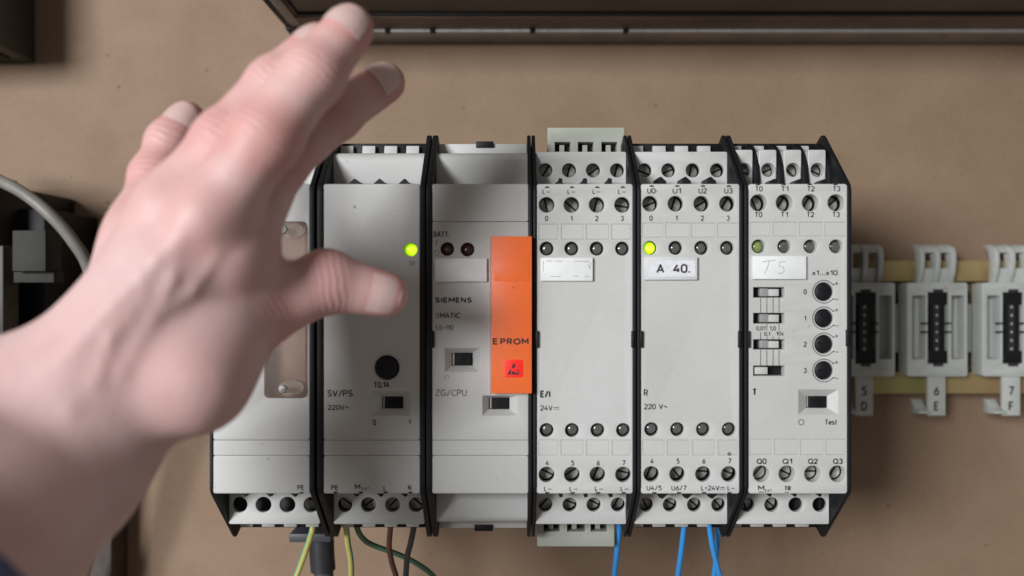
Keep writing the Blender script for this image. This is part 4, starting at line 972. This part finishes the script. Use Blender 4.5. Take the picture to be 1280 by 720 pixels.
    for k, (ch, rr) in fingers.items():
        pts = [J(*c) for c in ch]; Fd = None
        for i in range(3):
            c = cone(pts[i], pts[i + 1], rr[i] * (1.0 if i == 0 else 1.0), rr[i + 1]); Fd = c if Fd is None else smin(Fd, c, 2.0)
        for i in (1, 2): Fd = smin(Fd, cone(pts[i], pts[i] + .1, rr[i] * 1.06, rr[i] * 1.06), 3.0)
        T = np.minimum(T, smin(P, Fd, 7.0 if k != 'thumb' else 12.0))
        ends[k] = (pts, rr)
    # naive surface nets
    ins = T < 0
    c8 = [ins[i:n[0] - 1 + i, j:n[1] - 1 + j, k:n[2] - 1 + k] for i in (0, 1) for j in (0, 1) for k in (0, 1)]
    cnt = sum(c.astype(np.int8) for c in c8); act = (cnt > 0) & (cnt < 8)
    idx = np.argwhere(act); vid = -np.ones(act.shape, dtype=np.int64); vid[act] = np.arange(len(idx))
    acc = np.zeros((len(idx), 3)); wsum = np.zeros(len(idx))
    corners = [(i, j, k) for i in (0, 1) for j in (0, 1) for k in (0, 1)]
    vals = {c: T[idx[:, 0] + c[0], idx[:, 1] + c[1], idx[:, 2] + c[2]] for c in corners}
    for c in corners:
        for ax_ in range(3):
            if c[ax_] == 0:
                d_ = list(c); d_[ax_] = 1; d_ = tuple(d_); v0, v1 = vals[c], vals[d_]; m_ = (v0 < 0) != (v1 < 0)
                t = np.where(m_, v0 / np.where(m_, v0 - v1, 1), 0); p = np.tile(np.array(c, float), (len(idx), 1)); p[:, ax_] += t
                acc[m_] += p[m_]; wsum[m_] += 1
    V = lo_c + h * (idx + acc / wsum[:, None])
    F = []
    for ax_ in range(3):
        u, v = (ax_ + 1) % 3, (ax_ + 2) % 3
        a = np.moveaxis(ins, (ax_, u, v), (0, 1, 2)); vm = np.moveaxis(vid, (ax_, u, v), (0, 1, 2))
        e = a[:-1] != a[1:]; e = e[:, 1:-1, 1:-1]; q = np.argwhere(e)
        i, j, k = q[:, 0], q[:, 1] + 1, q[:, 2] + 1
        f = np.stack([vm[i, j - 1, k - 1], vm[i, j, k - 1], vm[i, j, k], vm[i, j - 1, k]], 1)
        flip = ~a[i, j, k]; f[flip] = f[flip][:, ::-1]; F.append(f)
    F = np.concatenate(F); F = F[(F >= 0).all(1)]
    # relax a little
    for _ in range(3):
        s = np.zeros_like(V); c = np.zeros(len(V))
        for a, b_ in ((0, 1), (1, 2), (2, 3), (3, 0)):
            np.add.at(s, F[:, a], V[F[:, b_]]); np.add.at(c, F[:, a], 1); np.add.at(s, F[:, b_], V[F[:, a]]); np.add.at(c, F[:, b_], 1)
        V = V + 0.5 * (s / np.maximum(c, 1)[:, None] - V)
    root = thing('person', 'bare left hand of a person reaching over the leftmost modules, dark blue cuff', 'person', tuple(wr))
    ho = put('hand', V, F.tolist(), SKIN, root, smooth='all')
    red = np.zeros(len(V)); alo = np.zeros(len(V)); cre = np.zeros(len(V))
    for k, (pts, rr) in ends.items():
        for i in range(4):
            dd = np.linalg.norm(V - pts[i], axis=1); wt = {0: .45, 1: .8, 2: .6, 3: .9}[i] * (.7 if k == 'thumb' and i == 0 else 1)
            red = np.maximum(red, wt * np.exp(-(np.maximum(dd - rr[i], 0) / 7.0) ** 2))
        for i in (1, 2):
            t = pts[i + 1] - pts[i - 1]; t /= np.linalg.norm(t); a_ = (V - pts[i]) @ t; dd = np.linalg.norm(V - pts[i], axis=1)
            m_ = np.exp(-(a_ / 5.0) ** 2) * (dd < rr[i] * 1.5) * np.clip((pts[i][1] - V[:, 1]) / rr[i] + .4, 0, 1)
            up = m_ > cre; cre[up] = m_[up]; alo[up] = a_[up] * 2.6
    a_ = (V - wr) @ axn + 8; m_ = np.exp(-(a_ / 9.0) ** 2) * .6; up = m_ > cre; cre[up] = m_[up]; alo[up] = a_[up] * 1.5
    red = np.maximum(red, .75 * np.clip((V[:, 1] - (wr[1] + 2)) / 18, 0, 1) * np.clip((wr[2] + 8 - V[:, 2]) / 20, 0, 1))  # far underside of the wrist: shade painted in as a dark red tint
    for nm, arr in (('redness_and_shade', red), ('along', alo), ('crease', cre)):
        at_ = ho.data.attributes.new(nm, 'FLOAT', 'POINT'); at_.data.foreach_set('value', arr.astype(np.float32))
    # nails on the backs of the finger tips
    for k in ('pinky', 'ring', 'middle', 'index', 'thumb'):
        pts, rr = ends[k]; d_, tp = pts[2], pts[3]; t = (tp - d_) / np.linalg.norm(tp - d_)
        b_ = np.array([0, -1.0, 0]); b_ = b_ - t * (b_ @ t); b_ /= np.linalg.norm(b_); s = np.cross(t, b_)
        r_ = rr[3]; Ln = 9.5 if k != 'thumb' else 11.5; nu, nv = 9, 7; vs = []; fs = []
        for lay in (0, 1):
            for j in range(nv):
                for i in range(nu):
                    u = -1 + 2 * i / (nu - 1); w_ = j / (nv - 1); am = 0.85 * (1 if w_ < .75 else 1 - .5 * ((w_ - .75) / .25) ** 2)
                    along = tp + t * (r_ * .55 - Ln * (1 - w_)); rad = r_ * (1.0 - .42 * max(0, w_ - .35) ** 1.6) + (.35 if lay == 0 else -.9)
                    rad += r_ * .06 * (1 - w_)
                    vs.append(along + rad * (math.cos(u * am) * b_ + math.sin(u * am) * s))
        m_ = nu * nv
        for j in range(nv - 1):
            for i in range(nu - 1):
                a = j * nu + i; fs.append((a, a + 1, a + nu + 1, a + nu)); fs.append((m_ + a, m_ + a + nu, m_ + a + nu + 1, m_ + a + 1))
        ring = [i for i in range(nu)] + [j * nu + nu - 1 for j in range(1, nv)] + [(nv - 1) * nu + i for i in range(nu - 2, -1, -1)] + [j * nu for j in range(nv - 2, 0, -1)]
        for a, c in zip(ring, ring[1:] + ring[:1]): fs.append((a, m_ + a, m_ + c, c))
        put('fingernail', vs, fs, NAIL, root, smooth=True)
    # sleeve: folded cloth tube with a turned hem, open at the wrist
    f = el - wr; fl = np.linalg.norm(f); fn = f / fl; ux = side - fn * (side @ fn); ux /= np.linalg.norm(ux); uy = np.cross(fn, ux)
    prof = [(40, -1.5), (37.5, 0.0), (37, 2.0), (38, 4.0), (38.3, 18), (37.2, 22), (39.5, 34), (39, 48), (42, 60), (41, 80), (45, 110), (46, 170)]
    st = 49.0; cs = 1.03; V2 = []; F2 = []; nn = 40
    prof = [(rad, s_) for s_, rad in [(s_, rad) for rad, s_ in prof]]
    inner = [(34.5, 30), (35, 8), (35.6, 1.0)]
    seq = inner + prof[1:]
    for rad, s_ in seq:
        for i in range(nn):
            a = 2 * math.pi * i / nn; wob = 1 + .018 * math.sin(3 * a + s_ * .11) + .014 * math.sin(7 * a - s_ * .21)
            V2.append(wr + fn * (st + s_) + (ux * math.cos(a) * rad * 1.12 + uy * math.sin(a) * rad * .86) * wob * cs)
    for j in range(len(seq) - 1):
        for i in range(nn): F2.append((j * nn + i, j * nn + (i + 1) % nn, (j + 1) * nn + (i + 1) % nn, (j + 1) * nn + i))
    put('sleeve', V2, F2, CLOTH, root, smooth='all')
hand()
